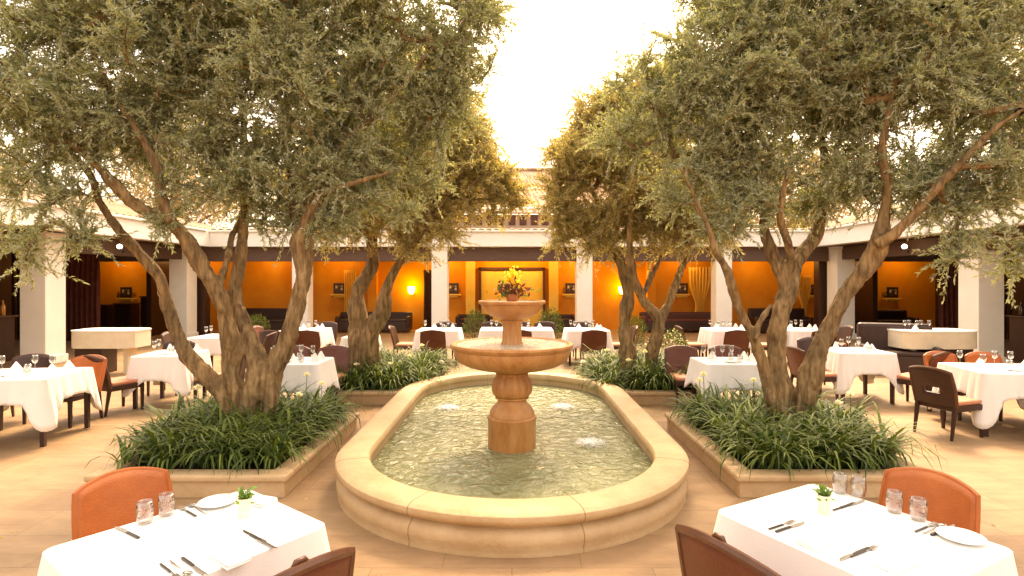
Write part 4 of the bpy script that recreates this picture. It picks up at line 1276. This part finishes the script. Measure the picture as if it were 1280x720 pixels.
sofa(-8.7, 19.6, 2.2, 0, 'dark brown leather banquette against the orange wall, left end', .85)
sofa(-4.9, 19.9, 2.6, 0, 'dark brown leather banquette behind the left rear olive', .7)
sofa(-1.35, 20.1, 1.3, 0, 'dark leather banquette left of the fountain under the alcove', .6)
sofa(1.7, 20.1, 1.2, 0, 'dark leather banquette right of the fountain under the alcove', .6)
sofa(6.0, 19.9, 2.8, 0, 'dark brown leather banquette behind the right rear olive', .7, 'red_leather')
sofa(9.4, 19.6, 2.0, 0, 'dark brown leather banquette behind the front right olive', .85)
sofa(7.6, 11.0, 1.3, rad(-20), 'rounded dark leather armchair beside the front right olive stem', .98)
sofa(12.6, 19.4, 2.6, 0, 'dark leather sofa in the far right room', .8)
for i, (x, w) in enumerate(((-14.6, .9), (-13.6, .55), (-12.6, .75))):
    t = thing('cabinet', ['dark wooden cabinet in the far left room, leftmost', 'narrow dark wooden cabinet in the far left room, middle one', 'tall dark wooden cabinet in the far left room, rightmost'][i], 'cabinet', (x, 19.8, 0))
    h = (.95, 1.0, 1.25)[i]
    b = MB(); b.box((0, 0, h / 2), (w, .5, h)); b.build('body', M['dark_wood'], t, bevel=.01)
    b = MB(); b.box((-w * .24, -.262, h / 2), (w * .44, .02, h * .86)); b.box((w * .24, -.262, h / 2), (w * .44, .02, h * .86)); b.build('door', M['brown_leather'], t, bevel=.004)
    b = MB(); b.box((0, 0, h + .02), (w + .06, .56, .035)); b.build('top', M['rim_wood'], t)


def console(x, y, w, label, s=1):
    t = thing('serving_console', label, 'serving table', (x, y, 0))
    b = MB()
    prof = [(w / 2 * math.cos(a) if True else 0, .42 * math.sin(a)) for a in [k / 24 * 6.283 for k in range(24)]]
    prof = [(max(-w / 2, min(w / 2, px_ * 1.15)), max(-.36, min(.36, py_ * 1.15))) for px_, py_ in prof]
    b.prism(prof, .52, .84); b.build('skirt', M['ivory'], t, smooth='auto')
    b = MB(); b.prism([(p[0] * 1.02, p[1] * 1.02) for p in prof], .842, .868); b.build('top', M['linen'], t, smooth='auto')
    b = MB(); b.box((s * w * .25, 0, .26), (w * .42, .45, .52)); b.build('cabinet', M['dark_wood'], t, bevel=.01)
    b = MB(); b.box((-s * w * .3, 0, .26), (.09, .3, .52)); b.build('leg', M['ivory'], t)


console(-8.0, 11.2, 1.25, 'ivory-skirted serving table beside the left wing pillar', -1)
console(8.3, 11.1, 1.45, 'ivory-skirted serving table beside the right wing pillar', 1)
for i in range(5): PR['wine'].put((7.75 + i * .12, 11.05 + .05 * (i % 2), .869), 0, 'stemmed wine glass on the ivory serving table at the right', 'wine glass', 'wine glasses on the right serving table')
PR['fold'].put((7.85, 10.9, .869), .4, 'standing folded napkin on the ivory serving table at the right', 'napkin')


def mk_bottle(mat):
    def mk():
        b = MB(); b.lathe([(.001, 0), (.036, 0), (.038, .01), (.038, .17), (.03, .2), (.013, .225), (.012, .28), (.014, .285), (.014, .30), (.001, .30)], n=14)
        return b.build('bottle', M[mat], smooth=True)
    return Proto(mk)


for s, nm in ((-1, 'left'), (1, 'right')):
    t = thing('bar_counter', f'dark wooden bar counter with bottles behind the {nm} wing pillar', 'bar counter', (s * 11.9, 11.6, 0))
    b = MB(); b.box((0, 0, .5), (.9, 2.6, 1.0)); b.build('counter', M['dark_wood'], t, bevel=.01)
    b = MB(); b.box((0, 0, 1.02), (1.0, 2.7, .04)); b.build('top', M['rim_wood'], t, bevel=.008)
    BA, BD = mk_bottle('amber'), mk_bottle('dark_bottle')
    for k in range(22):
        am = (k * 7) % 3 != 0 if s > 0 else (k * 5) % 3 == 0
        (BA if am else BD).put((s * (11.6 + .27 * (k % 3)), 10.45 + .11 * k, 1.041), 0, ('amber' if am else 'dark') + f' glass bottle on the bar counter behind the {nm} wing pillar', 'bottle', ('amber' if am else 'dark') + f' bottles on the {nm} bar', (1.3, 1.3, random.uniform(.8, 1.25)))

# potted plants on the banquettes' ledge, far dark/light dots
for i, (x, y, r, h, l) in enumerate(((-6.9, 15.2, .3, .9, 'dark leafy potted shrub behind the table by the second column'), (3.2, 14.6, .3, .9, 'dark leafy shrub right of the right centre column'), (-.95, 14.6, .32, 1.05, 'dark leafy shrub left of the fountain stem'), (1.0, 14.7, .35, 1.1, 'dark leafy shrub right of the fountain stem'))):
    shrub(x, y, r, h, l, .12, name='leafy_shrub', mats=('strap', 'red_petal'))

# ------------------------------------------------------------------ camera, light, world
cam = bpy.data.cameras.new('camera'); co = bpy.data.objects.new('camera', cam); COL.objects.link(co)
co.location = (0, 0, EYE); co.rotation_euler = (rad(90), 0, 0)
cam.sensor_width = 36; cam.lens = F / 1280 * 36; cam.shift_y = -10 / 1280; cam.clip_start = .05; cam.clip_end = 500
scene.camera = co

SUN_EL, SUN_ROT = 52, 12
w = bpy.data.worlds.new('World'); scene.world = w; w.use_nodes = True
nt = w.node_tree; bg = nt.nodes['Background']
sky = nt.nodes.new('ShaderNodeTexSky'); sky.sky_type = 'NISHITA'; sky.sun_disc = False
sky.sun_elevation = rad(SUN_EL); sky.sun_rotation = rad(SUN_ROT); sky.dust_density = 9; sky.air_density = 1.2; sky.ozone_density = .6; sky.altitude = 0
hz = nt.nodes.new('ShaderNodeMix'); hz.data_type = 'RGBA'; hz.blend_type = 'ADD'; hz.inputs[0].default_value = 1
hz.inputs[7].default_value = (5.6, 5.4, 5.1, 1)          # thin bright cloud veil over the whole sky
nt.links.new(sky.outputs[0], hz.inputs[6]); nt.links.new(hz.outputs[2], bg.inputs[0]); bg.inputs[1].default_value = .15
sl = bpy.data.lights.new('sun', 'SUN'); sl.energy = 2.0; sl.angle = rad(12); sl.color = (1, .84, .60)
so = bpy.data.objects.new('sun', sl); COL.objects.link(so)
dv = Vector((math.sin(rad(SUN_ROT)) * math.cos(rad(SUN_EL)), math.cos(rad(SUN_ROT)) * math.cos(rad(SUN_EL)), math.sin(rad(SUN_EL))))
so.rotation_euler = dv.to_track_quat('Z', 'Y').to_euler()

vs = scene.view_settings
scene.display_settings.display_device = 'sRGB'
vs.view_transform = 'Standard'; vs.look = 'None'; vs.gamma = 1; vs.use_curve_mapping = False; vs.exposure = 0.85
vs.use_white_balance = True; vs.white_balance_temperature = 8700; vs.white_balance_tint = 16
cy = scene.cycles if hasattr(scene, 'cycles') else None
scene.render.engine = 'CYCLES'
scene.cycles.use_denoising = True; scene.cycles.max_bounces = 7; scene.cycles.diffuse_bounces = 3; scene.cycles.glossy_bounces = 3
scene.cycles.transmission_bounces = 6; scene.cycles.caustics_reflective = False; scene.cycles.caustics_refractive = False
scene.cycles.sample_clamp_indirect = 6
